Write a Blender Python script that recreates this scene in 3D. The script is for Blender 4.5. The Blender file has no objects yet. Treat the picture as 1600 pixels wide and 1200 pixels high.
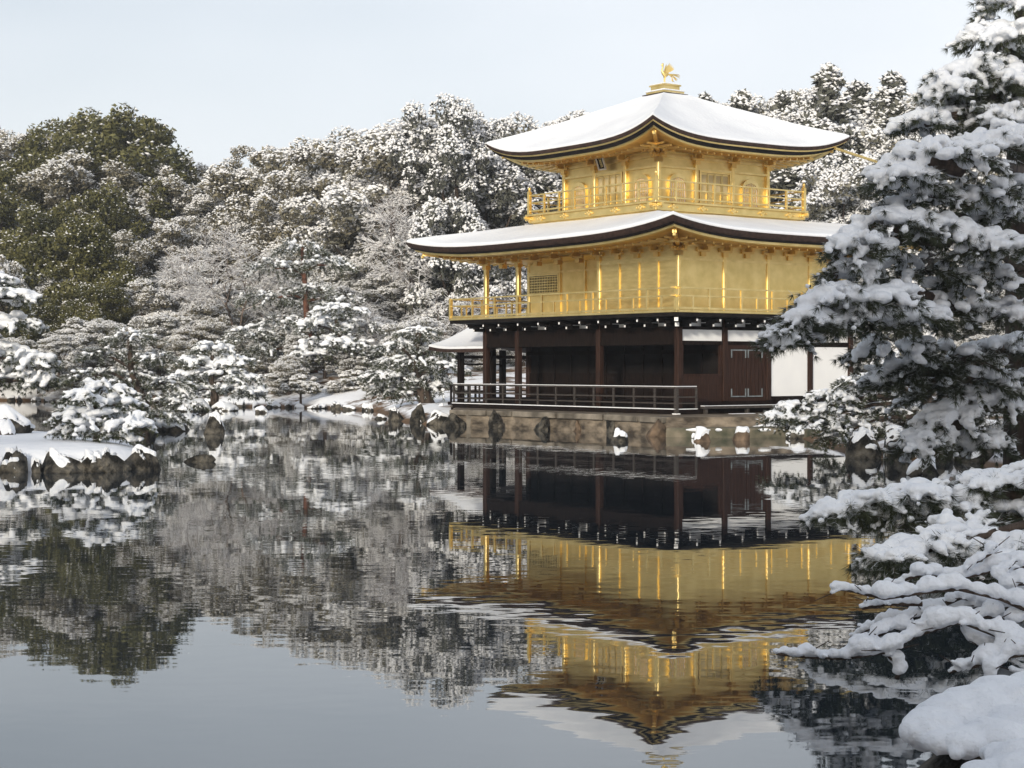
import bpy, math, random
import numpy as np
from mathutils import Vector, Matrix
SC = bpy.context.scene
COL = SC.collection
R_ = math.radians
random.seed(7)
RNG = np.random.default_rng(7)

# ------------------------------------------------------------------ camera, sky, sun
F = 2740.0; HZ = 575.0; EYE = 2.23            # focal length in photo pixels, horizon row, eye height over the water
cam = bpy.data.cameras.new('camera')
cam.lens = 36.0 * F / 1600.0; cam.sensor_width = 36.0
cam.clip_start = 0.1; cam.clip_end = 5000
camo = bpy.data.objects.new('camera', cam); COL.objects.link(camo)
camo.location = (0, 0, EYE); camo.rotation_euler = (R_(90) - math.atan(25.0 / F), 0, 0)
SC.camera = camo

SUN_EL, SUN_AZ = 17.0, 200.0                  # azimuth clockwise from +Y: behind the camera, a little left
w = bpy.data.worlds.new('World'); SC.world = w; w.use_nodes = True
nt = w.node_tree; N = nt.nodes; L = nt.links
bg = N['Background']; bg.inputs[1].default_value = 0.1
sky = N.new('ShaderNodeTexSky'); sky.sky_type = 'NISHITA'; sky.sun_disc = False
sky.sun_elevation = R_(SUN_EL); sky.sun_rotation = R_(SUN_AZ)
sky.air_density = 1.0; sky.dust_density = 2.0
tc = N.new('ShaderNodeTexCoord'); mp = N.new('ShaderNodeMapping'); mp.inputs['Scale'].default_value = (1.6, 1.6, 4.0)
nz = N.new('ShaderNodeTexNoise'); nz.inputs['Scale'].default_value = 1.5; nz.inputs['Detail'].default_value = 3
cr = N.new('ShaderNodeValToRGB')
cr.color_ramp.elements[0].position = 0.3; cr.color_ramp.elements[0].color = (0.62, 0.62, 0.62, 1)
cr.color_ramp.elements[1].position = 0.7; cr.color_ramp.elements[1].color = (0.9, 0.9, 0.9, 1)
mx = N.new('ShaderNodeMix'); mx.data_type = 'RGBA'
mx.inputs[7].default_value = (9.0, 9.3, 9.75, 1)
L.new(tc.outputs['Generated'], mp.inputs['Vector']); L.new(mp.outputs[0], nz.inputs['Vector'])
L.new(nz.outputs['Fac'], cr.inputs[0])
sx = N.new('ShaderNodeSeparateXYZ'); L.new(tc.outputs['Generated'], sx.inputs[0])
em = N.new('ShaderNodeMapRange'); em.inputs[1].default_value = 0.06; em.inputs[2].default_value = 0.5; em.inputs[3].default_value = 0.14; em.inputs[4].default_value = -0.26
L.new(sx.outputs['Z'], em.inputs[0])
ex_ = N.new('ShaderNodeMapRange'); ex_.inputs[1].default_value = -0.32; ex_.inputs[2].default_value = 0.1; ex_.inputs[3].default_value = -0.2; ex_.inputs[4].default_value = 0.04
L.new(sx.outputs['X'], ex_.inputs[0]); em2 = N.new('ShaderNodeMath'); em2.operation = 'ADD'; L.new(em.outputs[0], em2.inputs[0]); L.new(ex_.outputs[0], em2.inputs[1])
ad = N.new('ShaderNodeMath'); ad.operation = 'ADD'; ad.use_clamp = True
L.new(cr.outputs[0], ad.inputs[0]); L.new(em2.outputs[0], ad.inputs[1]); L.new(ad.outputs[0], mx.inputs[0])
L.new(sky.outputs[0], mx.inputs[6]); L.new(mx.outputs[2], bg.inputs[0])
sd = bpy.data.lights.new('sun', 'SUN'); sd.energy = 2.9; sd.angle = R_(6); sd.color = (1.0, 0.92, 0.78)
so = bpy.data.objects.new('sun', sd); COL.objects.link(so)
az = R_(SUN_AZ); el = R_(SUN_EL)
sdir = Vector((math.sin(az) * math.cos(el), math.cos(az) * math.cos(el), math.sin(el)))
so.rotation_euler = sdir.to_track_quat('Z', 'Y').to_euler(); so.location = (0, 0, 60)
SC.view_settings.view_transform = 'Standard'; SC.view_settings.look = 'None'
SC.view_settings.exposure = 0.22; SC.view_settings.gamma = 1.0

# ------------------------------------------------------------------ helpers
def P(px, py, d):                              # photo pixel + depth -> point
    return Vector(((px - 800) / F * d, d, EYE + (HZ - py) * d / F))
def W(px, py, z=0.0):                          # photo pixel on a level plane
    d = (EYE - z) * F / (py - HZ)
    return Vector(((px - 800) / F * d, d, z))

def tag(o, label=None, cat=None, group=None, kind=None):
    if label: o['label'] = label
    if cat: o['category'] = cat
    if group: o['group'] = group
    if kind: o['kind'] = kind
    return o
def empty(name, loc=(0, 0, 0), rz=0.0, label=None, cat=None, group=None):
    o = bpy.data.objects.new(name, None); COL.objects.link(o)
    o.location = loc; o.rotation_euler = (0, 0, rz); o.empty_display_size = 0.3
    return tag(o, label, cat, group)
def link(name, me, mat, parent=None, smooth=False):
    o = bpy.data.objects.new(name, me); COL.objects.link(o)
    if mat is not None and not me.materials: me.materials.append(mat)
    if parent is not None: o.parent = parent
    if smooth: me.polygons.foreach_set('use_smooth', [True] * len(me.polygons))
    return o
def np_mesh(name, V, Fc):                      # V (n,3), Fc (m,k)
    V = np.asarray(V, dtype=np.float32); Fc = np.asarray(Fc, dtype=np.int32)
    me = bpy.data.meshes.new(name)
    m, k = Fc.shape
    me.vertices.add(len(V)); me.vertices.foreach_set('co', V.ravel())
    me.loops.add(m * k); me.loops.foreach_set('vertex_index', Fc.ravel())
    me.polygons.add(m); me.polygons.foreach_set('loop_start', np.arange(0, m * k, k, dtype=np.int32))
    me.update(calc_edges=True)
    return me

class MB:
    def __init__(s): s.v = []; s.f = []
    def add(s, vs, fs):
        n = len(s.v); s.v += [tuple(v) for v in vs]; s.f += [tuple(i + n for i in f) for f in fs]; return s
    def box(s, x0, x1, y0, y1, z0, z1):
        return s.add([(x0, y0, z0), (x1, y0, z0), (x1, y1, z0), (x0, y1, z0), (x0, y0, z1), (x1, y0, z1), (x1, y1, z1), (x0, y1, z1)],
                     [(3, 2, 1, 0), (4, 5, 6, 7), (0, 1, 5, 4), (1, 2, 6, 5), (2, 3, 7, 6), (3, 0, 4, 7)])
    def beam(s, a, b, wd, h):
        a = Vector(a); b = Vector(b); d = (b - a).normalized()
        up = Vector((0, 0, 1)) if abs(d.z) < 0.95 else Vector((1, 0, 0))
        sd_ = d.cross(up).normalized() * wd / 2; u = sd_.cross(d).normalized() * h / 2
        vs = [a - sd_ - u, a + sd_ - u, a + sd_ + u, a - sd_ + u, b - sd_ - u, b + sd_ - u, b + sd_ + u, b - sd_ + u]
        return s.add(vs, [(0, 1, 2, 3), (7, 6, 5, 4), (0, 4, 5, 1), (1, 5, 6, 2), (2, 6, 7, 3), (3, 7, 4, 0)])
    def tube(s, pts, rad, n=8, cap=True):
        pts = [Vector(p) for p in pts]; rings = []
        for i, p in enumerate(pts):
            d = (pts[min(i + 1, len(pts) - 1)] - pts[max(i - 1, 0)]).normalized()
            a = d.cross(Vector((0, 0, 1))) if abs(d.z) < 0.95 else d.cross(Vector((1, 0, 0)))
            a.normalize(); b = d.cross(a)
            r = rad[i] if hasattr(rad, '__len__') else rad
            rings.append([p + (a * math.cos(k * 2 * math.pi / n) + b * math.sin(k * 2 * math.pi / n)) * r for k in range(n)])
        vs = [v for rg in rings for v in rg]; fs = []
        for i in range(len(rings) - 1):
            for k in range(n):
                fs.append((i * n + k, i * n + (k + 1) % n, (i + 1) * n + (k + 1) % n, (i + 1) * n + k))
        if cap:
            fs.append(tuple(range(n - 1, -1, -1))); fs.append(tuple((len(rings) - 1) * n + k for k in range(n)))
        return s.add(vs, fs)
    def lathe(s, prof, c, n=12):               # prof: (r, z)
        vs = []; fs = []
        for r, z in prof:
            vs += [(c[0] + r * math.cos(k * 2 * math.pi / n), c[1] + r * math.sin(k * 2 * math.pi / n), c[2] + z) for k in range(n)]
        for i in range(len(prof) - 1):
            for k in range(n):
                fs.append((i * n + k, i * n + (k + 1) % n, (i + 1) * n + (k + 1) % n, (i + 1) * n + k))
        return s.add(vs, fs)
    def loft(s, rings, closed=True):
        n = len(rings[0]); vs = [v for rg in rings for v in rg]; fs = []
        for i in range(len(rings) - 1):
            for k in range(n if closed else n - 1):
                fs.append((i * n + k, i * n + (k + 1) % n, (i + 1) * n + (k + 1) % n, (i + 1) * n + k))
        return s.add(vs, fs)
    def build(s, name, mat, parent=None, smooth=False, bevel=0.0):
        me = bpy.data.meshes.new(name); me.from_pydata(s.v, [], s.f); me.update()
        o = link(name, me, mat, parent, smooth)
        if bevel:
            b = o.modifiers.new('bevel', 'BEVEL'); b.width = bevel; b.segments = 1; b.limit_method = 'ANGLE'
        return o

# ------------------------------------------------------------------ materials
def new_mat(name):
    m = bpy.data.materials.new(name); m.use_nodes = True
    return m, m.node_tree.nodes, m.node_tree.links, m.node_tree.nodes['Principled BSDF']
def mat_noise(name, c1, c2, scale=3.0, rough=0.6, metal=0.0, bump=0.0, bscale=None, detail=4, lo=0.35, hi=0.65, stretch=(1, 1, 1), spec=0.3, island=0.0):
    m, n, l, b = new_mat(name)
    t = n.new('ShaderNodeTexCoord'); mp_ = n.new('ShaderNodeMapping'); mp_.inputs['Scale'].default_value = stretch
    z = n.new('ShaderNodeTexNoise'); z.inputs['Scale'].default_value = scale; z.inputs['Detail'].default_value = detail
    r = n.new('ShaderNodeValToRGB')
    r.color_ramp.elements[0].position = lo; r.color_ramp.elements[0].color = (*c1, 1)
    r.color_ramp.elements[1].position = hi; r.color_ramp.elements[1].color = (*c2, 1)
    l.new(t.outputs['Object'], mp_.inputs['Vector']); l.new(mp_.outputs[0], z.inputs['Vector'])
    if island:
        g = n.new('ShaderNodeNewGeometry'); a = n.new('ShaderNodeMath'); a.operation = 'MULTIPLY_ADD'
        a.inputs[1].default_value = island; a.inputs[2].default_value = -island / 2
        ad = n.new('ShaderNodeMath'); ad.operation = 'ADD'
        l.new(g.outputs['Random Per Island'], a.inputs[0]); l.new(a.outputs[0], ad.inputs[0]); l.new(z.outputs['Fac'], ad.inputs[1])
        l.new(ad.outputs[0], r.inputs[0])
    else:
        l.new(z.outputs['Fac'], r.inputs[0])
    l.new(r.outputs[0], b.inputs['Base Color'])
    b.inputs['Roughness'].default_value = rough; b.inputs['Metallic'].default_value = metal
    b.inputs['Specular IOR Level'].default_value = spec
    if bump:
        z2 = n.new('ShaderNodeTexNoise'); z2.inputs['Scale'].default_value = bscale or scale * 4; z2.inputs['Detail'].default_value = 5
        bp = n.new('ShaderNodeBump'); bp.inputs['Strength'].default_value = 1.0; bp.inputs['Distance'].default_value = bump
        l.new(mp_.outputs[0], z2.inputs['Vector']); l.new(z2.outputs['Fac'], bp.inputs['Height']); l.new(bp.outputs[0], b.inputs['Normal'])
    return m
def add_lines(m, freq, dist):                  # horizontal plank lines as bump
    n = m.node_tree.nodes; l = m.node_tree.links; b = n['Principled BSDF']
    t = n.new('ShaderNodeTexCoord'); s = n.new('ShaderNodeSeparateXYZ'); l.new(t.outputs['Object'], s.inputs[0])
    a = n.new('ShaderNodeMath'); a.operation = 'MULTIPLY'; a.inputs[1].default_value = freq
    f = n.new('ShaderNodeMath'); f.operation = 'FRACT'
    g = n.new('ShaderNodeMath'); g.operation = 'GREATER_THAN'; g.inputs[1].default_value = 0.12
    l.new(s.outputs['Z'], a.inputs[0]); l.new(a.outputs[0], f.inputs[0]); l.new(f.outputs[0], g.inputs[0])
    bp = n.new('ShaderNodeBump'); bp.inputs['Distance'].default_value = dist; l.new(g.outputs[0], bp.inputs['Height'])
    l.new(bp.outputs[0], b.inputs['Normal'])

GOLD = mat_noise('gold_leaf', (0.70, 0.54, 0.22), (0.84, 0.67, 0.31), 2.5, 0.5, 1.0, 0.002, 30)
GOLDW = mat_noise('gold_boards', (0.67, 0.51, 0.20), (0.80, 0.63, 0.275), 1.8, 0.5, 1.0, stretch=(1, 1, 4)); add_lines(GOLDW, 9.0, 0.006)
GOLDP = mat_noise('gold_panel', (0.69, 0.53, 0.205), (0.81, 0.64, 0.28), 2.2, 0.5, 1.0, 0.002, 60)
GOLDS = mat_noise('shaded_eave_gold', (0.62, 0.41, 0.125), (0.8, 0.56, 0.2), 2.0, 0.5, 1.0)  # darker, more orange gold: eave shade and bounced light put into the colour
GOLDB = mat_noise('polished_gold', (0.77, 0.58, 0.22), (0.9, 0.7, 0.3), 4, 0.52, 1.0)
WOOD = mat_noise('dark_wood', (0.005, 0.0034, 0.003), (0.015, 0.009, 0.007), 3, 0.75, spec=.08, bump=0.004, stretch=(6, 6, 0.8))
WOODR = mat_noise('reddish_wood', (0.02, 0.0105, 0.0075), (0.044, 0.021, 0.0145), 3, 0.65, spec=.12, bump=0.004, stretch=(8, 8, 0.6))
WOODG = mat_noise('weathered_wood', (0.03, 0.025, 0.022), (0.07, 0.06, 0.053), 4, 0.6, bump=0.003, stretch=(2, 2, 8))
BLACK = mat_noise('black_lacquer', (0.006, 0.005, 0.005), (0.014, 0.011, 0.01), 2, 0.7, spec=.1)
BARKR = mat_noise('bark_shingle', (0.02, 0.011, 0.008), (0.05, 0.027, 0.02), 6, 0.8, bump=0.01, bscale=40)
PLAST = mat_noise('white_plaster', (0.78, 0.78, 0.78), (0.83, 0.83, 0.82), 1.2, 0.7)
PAPER = mat_noise('paper_pane', (0.62, 0.52, 0.44), (0.7, 0.6, 0.5), 3, 0.7)
DPANE = mat_noise('gilt_lattice_pane', (0.42, 0.34, 0.18), (0.52, 0.43, 0.24), 3, 0.6)
SNOW = mat_noise('snow', (0.80, 0.82, 0.86), (0.87, 0.885, 0.91), 3, 0.75, bump=0.022, bscale=24, spec=0.2)
SNOWR = mat_noise('roof_snow', (0.74, 0.755, 0.79), (0.81, 0.825, 0.85), 0.8, 0.75, bump=0.025, bscale=6, spec=0.2)
SNOWL = mat_noise('leaf_snow', (0.8, 0.8, 0.82), (0.9, 0.9, 0.9), 1.5, 0.8, spec=0.15)
ROCK = mat_noise('rock', (0.012, 0.011, 0.009), (0.15, 0.135, 0.11), 3.2, 0.8, bump=0.14, bscale=9, detail=10, lo=.42, hi=.68)
ROCKB = mat_noise('brown_rock', (0.05, 0.035, 0.022), (0.2, 0.14, 0.095), 2.5, 0.8, bump=0.05, bscale=6, detail=8)
WALLS = mat_noise('earth_and_stone', (0.045, 0.036, 0.027), (0.25, 0.205, 0.155), 1.6, 0.85, bump=0.05, bscale=5, detail=8, stretch=(1, 1, 2.2))
SLAB = mat_noise('mossy_slab', (0.05, 0.055, 0.035), (0.2, 0.17, 0.125), 1.6, 0.85, bump=0.04, bscale=6, detail=8)
EARTH = mat_noise('packed_earth', (0.16, 0.13, 0.1), (0.32, 0.27, 0.21), 1.2, 0.9, bump=0.03, bscale=8)
TRUNK = mat_noise('bark', (0.03, 0.022, 0.018), (0.09, 0.065, 0.05), 5, 0.85, bump=0.03, bscale=12, stretch=(2, 2, 0.5))
TRUNKR = mat_noise('red_pine_bark', (0.06, 0.026, 0.016), (0.14, 0.06, 0.036), 4, 0.85, bump=0.03, bscale=10)
LEAFG = mat_noise('olive_leaves', (0.035, 0.040, 0.013), (0.155, 0.145, 0.05), 0.35, 0.55, lo=0.25, hi=0.75, island=0.35)
LEAFB = mat_noise('brown_green_leaves', (0.10, 0.09, 0.06), (0.25, 0.225, 0.155), 0.35, 0.6, lo=0.25, hi=0.75, island=0.35)
LEAFD = mat_noise('dark_leaves', (0.075, 0.075, 0.055), (0.22, 0.205, 0.155), 0.35, 0.55, lo=0.25, hi=0.75, island=0.35)
LEAFC = mat_noise('conifer_leaves', (0.038, 0.043, 0.036), (0.13, 0.13, 0.105), 0.4, 0.6, lo=0.25, hi=0.75, island=0.3)
FROST = mat_noise('frosted_needles', (0.5, 0.52, 0.53), (0.78, 0.79, 0.8), 2.0, 0.8, lo=.25, hi=.75, island=.3)
NEED = mat_noise('pine_needles', (0.022, 0.03, 0.018), (0.08, 0.09, 0.048), 2.0, 0.55, lo=0.25, hi=0.75, island=0.35)
TWIG = mat_noise('twigs', (0.1, 0.075, 0.06), (0.22, 0.17, 0.145), 2, 0.8)

def make_ground_mat():
    m, n, l, b = new_mat('snowy_ground')
    t = n.new('ShaderNodeTexCoord')
    z = n.new('ShaderNodeTexNoise'); z.inputs['Scale'].default_value = 0.35; z.inputs['Detail'].default_value = 8; z.inputs['Roughness'].default_value = 0.65
    r = n.new('ShaderNodeValToRGB'); r.color_ramp.elements[0].position = 0.42; r.color_ramp.elements[1].position = 0.5
    z2 = n.new('ShaderNodeTexNoise'); z2.inputs['Scale'].default_value = 1.5; z2.inputs['Detail'].default_value = 6
    r2 = n.new('ShaderNodeValToRGB')
    r2.color_ramp.elements[0].color = (0.04, 0.028, 0.018, 1); r2.color_ramp.elements[1].color = (0.2, 0.11, 0.05, 1)
    # snow does not lie on the steep wet bank: mix by height over the water
    s = n.new('ShaderNodeSeparateXYZ'); l.new(t.outputs['Object'], s.inputs[0])
    mr = n.new('ShaderNodeMapRange'); mr.inputs[1].default_value = 0.10; mr.inputs[2].default_value = 0.26
    l.new(s.outputs['Z'], mr.inputs[0])
    mu = n.new('ShaderNodeMath'); mu.operation = 'MULTIPLY'
    mix = n.new('ShaderNodeMix'); mix.data_type = 'RGBA'; mix.inputs[7].default_value = (0.85, 0.86, 0.89, 1)
    l.new(t.outputs['Object'], z.inputs['Vector']); l.new(t.outputs['Object'], z2.inputs['Vector'])
    l.new(z.outputs['Fac'], r.inputs[0]); l.new(z2.outputs['Fac'], r2.inputs[0])
    l.new(r.outputs[0], mu.inputs[0]); l.new(mr.outputs[0], mu.inputs[1]); l.new(mu.outputs[0], mix.inputs[0])
    l.new(r2.outputs[0], mix.inputs[6]); l.new(mix.outputs[2], b.inputs['Base Color'])
    b.inputs['Roughness'].default_value = 0.85
    bp = n.new('ShaderNodeBump'); bp.inputs['Distance'].default_value = 0.06; l.new(z2.outputs['Fac'], bp.inputs['Height']); l.new(bp.outputs[0], b.inputs['Normal'])
    return m
GROUND = make_ground_mat()

def make_water_mat():
    m, n, l, b = new_mat('pond_water')
    b.inputs['Base Color'].default_value = (0.018, 0.024, 0.03, 1); b.inputs['Roughness'].default_value = 0.015
    b.inputs['IOR'].default_value = 2.2; b.inputs['Specular Tint'].default_value = (0.88, 0.945, 1.0, 1); b.inputs['Specular IOR Level'].default_value = 0.5
    g = n.new('ShaderNodeNewGeometry')
    def nz_(scale, detail, stretch):
        mp_ = n.new('ShaderNodeMapping'); mp_.inputs['Scale'].default_value = stretch
        z = n.new('ShaderNodeTexNoise'); z.inputs['Scale'].default_value = scale; z.inputs['Detail'].default_value = detail
        l.new(g.outputs['Position'], mp_.inputs['Vector']); l.new(mp_.outputs[0], z.inputs['Vector']); return z
    def vm(op, a, b_=None, vec=None):
        v = n.new('ShaderNodeVectorMath'); v.operation = op; l.new(a, v.inputs[0])
        if b_ is not None: l.new(b_, v.inputs[1])
        if vec is not None: v.inputs[1].default_value = vec
        return v.outputs[0]
    big = nz_(0.9, 1, (0.5, 1, 1)); fine = nz_(7.0, 2, (0.4, 1.0, 1)); mask = nz_(0.07, 3, (0.5, 1.4, 1))
    mr = n.new('ShaderNodeMapRange'); mr.inputs[1].default_value = 0.42; mr.inputs[2].default_value = 0.62; mr.inputs[3].default_value = 0.45; mr.inputs[4].default_value = 1.5
    l.new(mask.outputs['Fac'], mr.inputs[0])
    a = vm('SUBTRACT', big.outputs['Color'], vec=(0.5, 0.5, 0.5)); a = vm('MULTIPLY', a, vec=(0.0015, 0.004, 0))
    c = vm('SUBTRACT', fine.outputs['Color'], vec=(0.5, 0.5, 0.5)); c = vm('MULTIPLY', c, vec=(0.006, 0.0155, 0))
    sc_ = n.new('ShaderNodeVectorMath'); sc_.operation = 'SCALE'; l.new(c, sc_.inputs[0]); l.new(mr.outputs[0], sc_.inputs['Scale'])
    s = vm('ADD', a, sc_.outputs[0]); s = vm('ADD', s, vec=(0, 0, 1)); s = vm('NORMALIZE', s)
    l.new(s, b.inputs['Normal'])
    return m
WATER = make_water_mat()

# ------------------------------------------------------------------ ground and water
def sstep(a, b, x):
    t = min(1, max(0, (x - a) / (b - a))); return t * t * (3 - 2 * t)
def hill(x, y):
    h = 13.0 * sstep(100, 190, y) + 1.2 * sstep(88, 104, y) + 26 * sstep(210, 420, y)
    h += 0.5 * math.sin(x * 0.11 + 1) * sstep(100, 130, y)
    return h
def ground_z(x, y): return 0.62 + hill(x, y)

CX, CY, RZ = 260 / F * 62, 62.0, R_(36.5)
shore = [W(-900, 630), W(-400, 627), W(-120, 625), W(20, 626), W(120, 628), W(200, 631), W(290, 634), W(360, 635.5), W(440, 636.5), W(520, 638.5),
         W(590, 642), W(618, 654), W(660, 663)]
tw = [W(700, 666), W(760, 668), W(800, 669.5), W(870, 673), W(945, 676.5), W(1000, 680), W(1050, 684), W(1150, 684.5), W(1240, 684), W(1310, 694)]
right = [W(1335, 714), W(1400, 719), W(1470, 721), W(1530, 722), Vector((10.6, 37, 0)), Vector((9.4, 34.0, 0)), Vector((8.7, 30, 0)), Vector((8.2, 25, 0)), Vector((6.6, 20, 0)),
         Vector((5.0, 15.0, 0)), Vector((3.2, 11.0, 0)), Vector((2.2, 8.2, 0)), Vector((1.2, 6.6, 0)), Vector((0, 5.8, 0)), Vector((-3, 5.0, 0)), Vector((-8, 6, 0)),
         Vector((-16, 14, 0)), Vector((-26, 30, 0)), Vector((-36, 50, 0)), Vector((-44, 80, 0))]
tcen = Vector((CX + 1.0, CY + 7.0, 0))
tw = [p.lerp(tcen, 1.6 / (p - tcen).length) for p in tw]
pts = shore + tw + right
poly = np.array([(p.x, p.y) for p in pts])
def shore_dist(X, Y):
    """signed distance to the shoreline, positive on land"""
    best = np.full(X.shape, 1e9); ins = np.zeros(X.shape, bool); n = len(poly)
    for i in range(n):
        ax, ay = poly[i]; bx, by = poly[(i + 1) % n]; dx, dy = bx - ax, by - ay
        t = np.clip(((X - ax) * dx + (Y - ay) * dy) / (dx * dx + dy * dy), 0, 1)
        best = np.minimum(best, np.hypot(X - ax - t * dx, Y - ay - t * dy))
        c = ((ay > Y) != (by > Y)) & (X < (bx - ax) * (Y - ay) / (by - ay + 1e-12) + ax); ins ^= c
    return np.where(ins, -best, best)
gx = np.concatenate([[-2500, -1200, -600, -300, -200, -140, -100], np.arange(-80, 50.1, .7), [60, 80, 110, 150, 220, 400, 800, 1500, 2500]])
gy = np.concatenate([[-2500, -1000, -300, -80, -30, -10], np.arange(-3, 130, .7), np.arange(132, 240, 4), [260, 300, 340, 400, 500, 700, 1200, 2500]])
GX, GY = np.meshgrid(gx, gy)
SDi = shore_dist(GX, GY) + .25 * np.sin(GX * 1.9 + GY * .7) * np.sin(GY * 1.3 - GX * .8) + .12 * np.sin(GX * 4.1) * np.sin(GY * 3.7)
prof = np.interp(SDi, [-8, -2, 0, .4, 1.3, 4], [-1.5, -.9, -.08, .3, .52, .62])
hl = np.vectorize(hill)(GX, GY) * np.clip((SDi - 1) / 6, 0, 1)
GZ = prof + hl + np.where(SDi > .2, .05 * np.sin(GX * 2.3 + 1) * np.sin(GY * 2.9) + .06 * np.sin(GX * .9) * np.sin(GY * .8), 0)
ny_, nx_ = GX.shape; idx = np.arange(ny_ * nx_).reshape(ny_, nx_)
gme = np_mesh('ground', np.stack([GX, GY, GZ], -1).reshape(-1, 3), np.stack([idx[:-1, :-1], idx[:-1, 1:], idx[1:, 1:], idx[1:, :-1]], -1).reshape(-1, 4))
tag(link('ground', gme, GROUND, smooth=True), kind='structure')
wm = MB().add([(-90, 3.0, 0), (70, 3.0, 0), (70, 140, 0), (-90, 140, 0)], [(0, 1, 2, 3)])
tag(wm.build('water', WATER), kind='structure')

# ------------------------------------------------------------------ the pavilion
CX, CY, RZ = 260 / F * 62, 62.0, R_(36.5)
def loc2w(X, Y, z=0.0):
    return Vector((CX + X * math.cos(RZ) - Y * math.sin(RZ), CY + X * math.sin(RZ) + Y * math.cos(RZ), z))
def w2loc(x, y):
    dx, dy = x - CX, y - CY
    return dx * math.cos(RZ) + dy * math.sin(RZ), -dx * math.sin(RZ) + dy * math.cos(RZ)
LX, LY = 8.76, 11.64
pav = empty('golden_pavilion', (CX, CY, 0), RZ, 'three storey golden pavilion with snow covered curved roofs standing over the pond', 'pavilion')

# terrace the pavilion stands on
tpts = [W(704, 665.6), W(730, 666.6), W(760, 667.5), W(800, 669.0), W(870, 672.5), W(945, 676), W(1000, 679.5), W(1040, 682.0)]
back = [loc2w(-1.0, -4.6), loc2w(2.5, -4.6), loc2w(10, -4.6), loc2w(14, 0), loc2w(14, 17), loc2w(1.5, 16.6), loc2w(-.4, 13.4)]
top_poly = tpts + back
cen = loc2w(4, 5)
def poly_loft(poly, levels, c):
    mb = MB(); rgs = []
    for ins, z in levels:
        rgs.append([tuple((p + (Vector((c.x, c.y, 0)) - p).normalized() * ins).to_2d()) + (z,) for p in poly])
    mb.loft(rgs); mb.add(rgs[-1], [tuple(range(len(poly)))])
    return mb
def sub_poly(poly, step=0.5, jit=0.06):
    out = []
    for i in range(len(poly)):
        a = poly[i]; b = poly[(i + 1) % len(poly)]; n = max(1, int((b - a).length / step))
        for k in range(n): out.append(a.lerp(b, k / n) + Vector((random.uniform(-jit, jit), random.uniform(-jit, jit), 0)))
    return out
terr = empty('terrace', tuple(loc2w(4, 5)), 0, 'low beige stone terrace under the golden pavilion at the water line', 'terrace')
def local(mb, o):
    ox, oy, oz = o.location
    mb.v = [(x - ox, y - oy, z - oz) for x, y, z in mb.v]; return mb
local(poly_loft(sub_poly(top_poly), [(0, -0.4), (0.05, 0.3), (0.10, 0.62)], cen), terr).build('retaining_wall', WALLS, terr)
coping = MB()
for i in range(len(tpts) - 1):
    a, b = tpts[i], tpts[i + 1]; n = max(1, int((b - a).length / 1.7))
    for k in range(n):
        p = a.lerp(b, (k + .03) / n); q = a.lerp(b, (k + .97) / n); off = (cen - p).normalized() * 0.05; off.z = 0
        coping.beam(p + off + Vector((0, 0, .53)), q + off + Vector((0, 0, .53)), 0.22, 0.2)
        if random.random() < .5:
            coping.beam(p + off + Vector((0, 0, -.1)), p + off + Vector((0, 0, .62)), 0.2, 0.22)
local(coping, terr).build('coping_stone', mat_noise('pale_coping', (0.09, 0.078, 0.062), (0.28, 0.245, 0.2), 1.4, 0.85, bump=0.02), terr, bevel=0.02)
# lower slab step right of the corner
slab_poly = [W(1040, 683), W(1100, 684), W(1170, 684), W(1240, 683.5), W(1300, 690), loc2w(6, -4.4), loc2w(-1.0, -4.4)]
slab = empty('stone_step', tuple(W(1150, 676)), 0, 'long mossy stone step along the water right of the pavilion corner', 'step')
local(poly_loft(sub_poly(slab_poly), [(0, -0.4), (0.03, 0.24), (0.08, 0.30)], loc2w(1, -4.4)), slab).build('slab', SLAB, slab)
sn = MB()
for px0, px1 in ((1072, 1110), (1118, 1128), (1150, 1170), (1185, 1205)):
    a = W(px0, 671.5, .31); b = W(px1, 671.8, .31)
    sn.tube([a, a.lerp(b, .3), a.lerp(b, .7), b], [.02, .06, .05, .02], 6)
local(sn, slab).build('snow_patch', SNOW, slab, smooth=True)

# ---- ground storey
def box_part(name, mat, parent, *b, bevel=0.012):
    return MB().box(*b).build(name, mat, parent, bevel=bevel)
deck = MB().box(-1.0, LX + .2, -1.0, LY + 1.0, 0.62, 0.79)
dk = deck.build('veranda_deck', WOOD, pav, bevel=.01)
ds = MB().beam((-.97, -1.0, .805), (-.97, LY + 1.0, .805), .10, .03).beam((-1.0, -.97, .803), (.0, -.97, .803), .07, .026)
ds.build('snow_strip', SNOW, dk)
MB().box(-.05, LX, -.05, LY, .80, 1.03).build('floor', WOOD, pav)
step = MB().box(.1, LX, -1.25, -1.02, .80, .90)      # east side bench deck
for X in (.2, 2.2, 4.4, 6.6): step.box(X, X + .12, -1.2, -1.06, .62, .80)
es = step.build('side_deck', WOODG, pav, bevel=.01)
MB().beam((.1, -1.14, .905), (6.0, -1.14, .905), .2, .02).build('snow_strip', SNOW, es)
st2 = MB().box(.1, LX, -1.75, -1.4, .50, .62)
for X in (.15, 2.3, 4.6, 6.8): st2.box(X, X + .12, -1.7, -1.45, .3, .5)
s2 = st2.build('low_bench', WOODG, pav, bevel=.01)
MB().beam((1.0, -1.6, .625), (2.1, -1.62, .625), .2, .02).build('snow_strip', SNOW, s2)
for Y in np.arange(-.9, LY + 1, 2.1):
    box_part('deck_post', WOOD, pav, -.95, -.8, Y, Y + .15, .3, .62)

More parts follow.
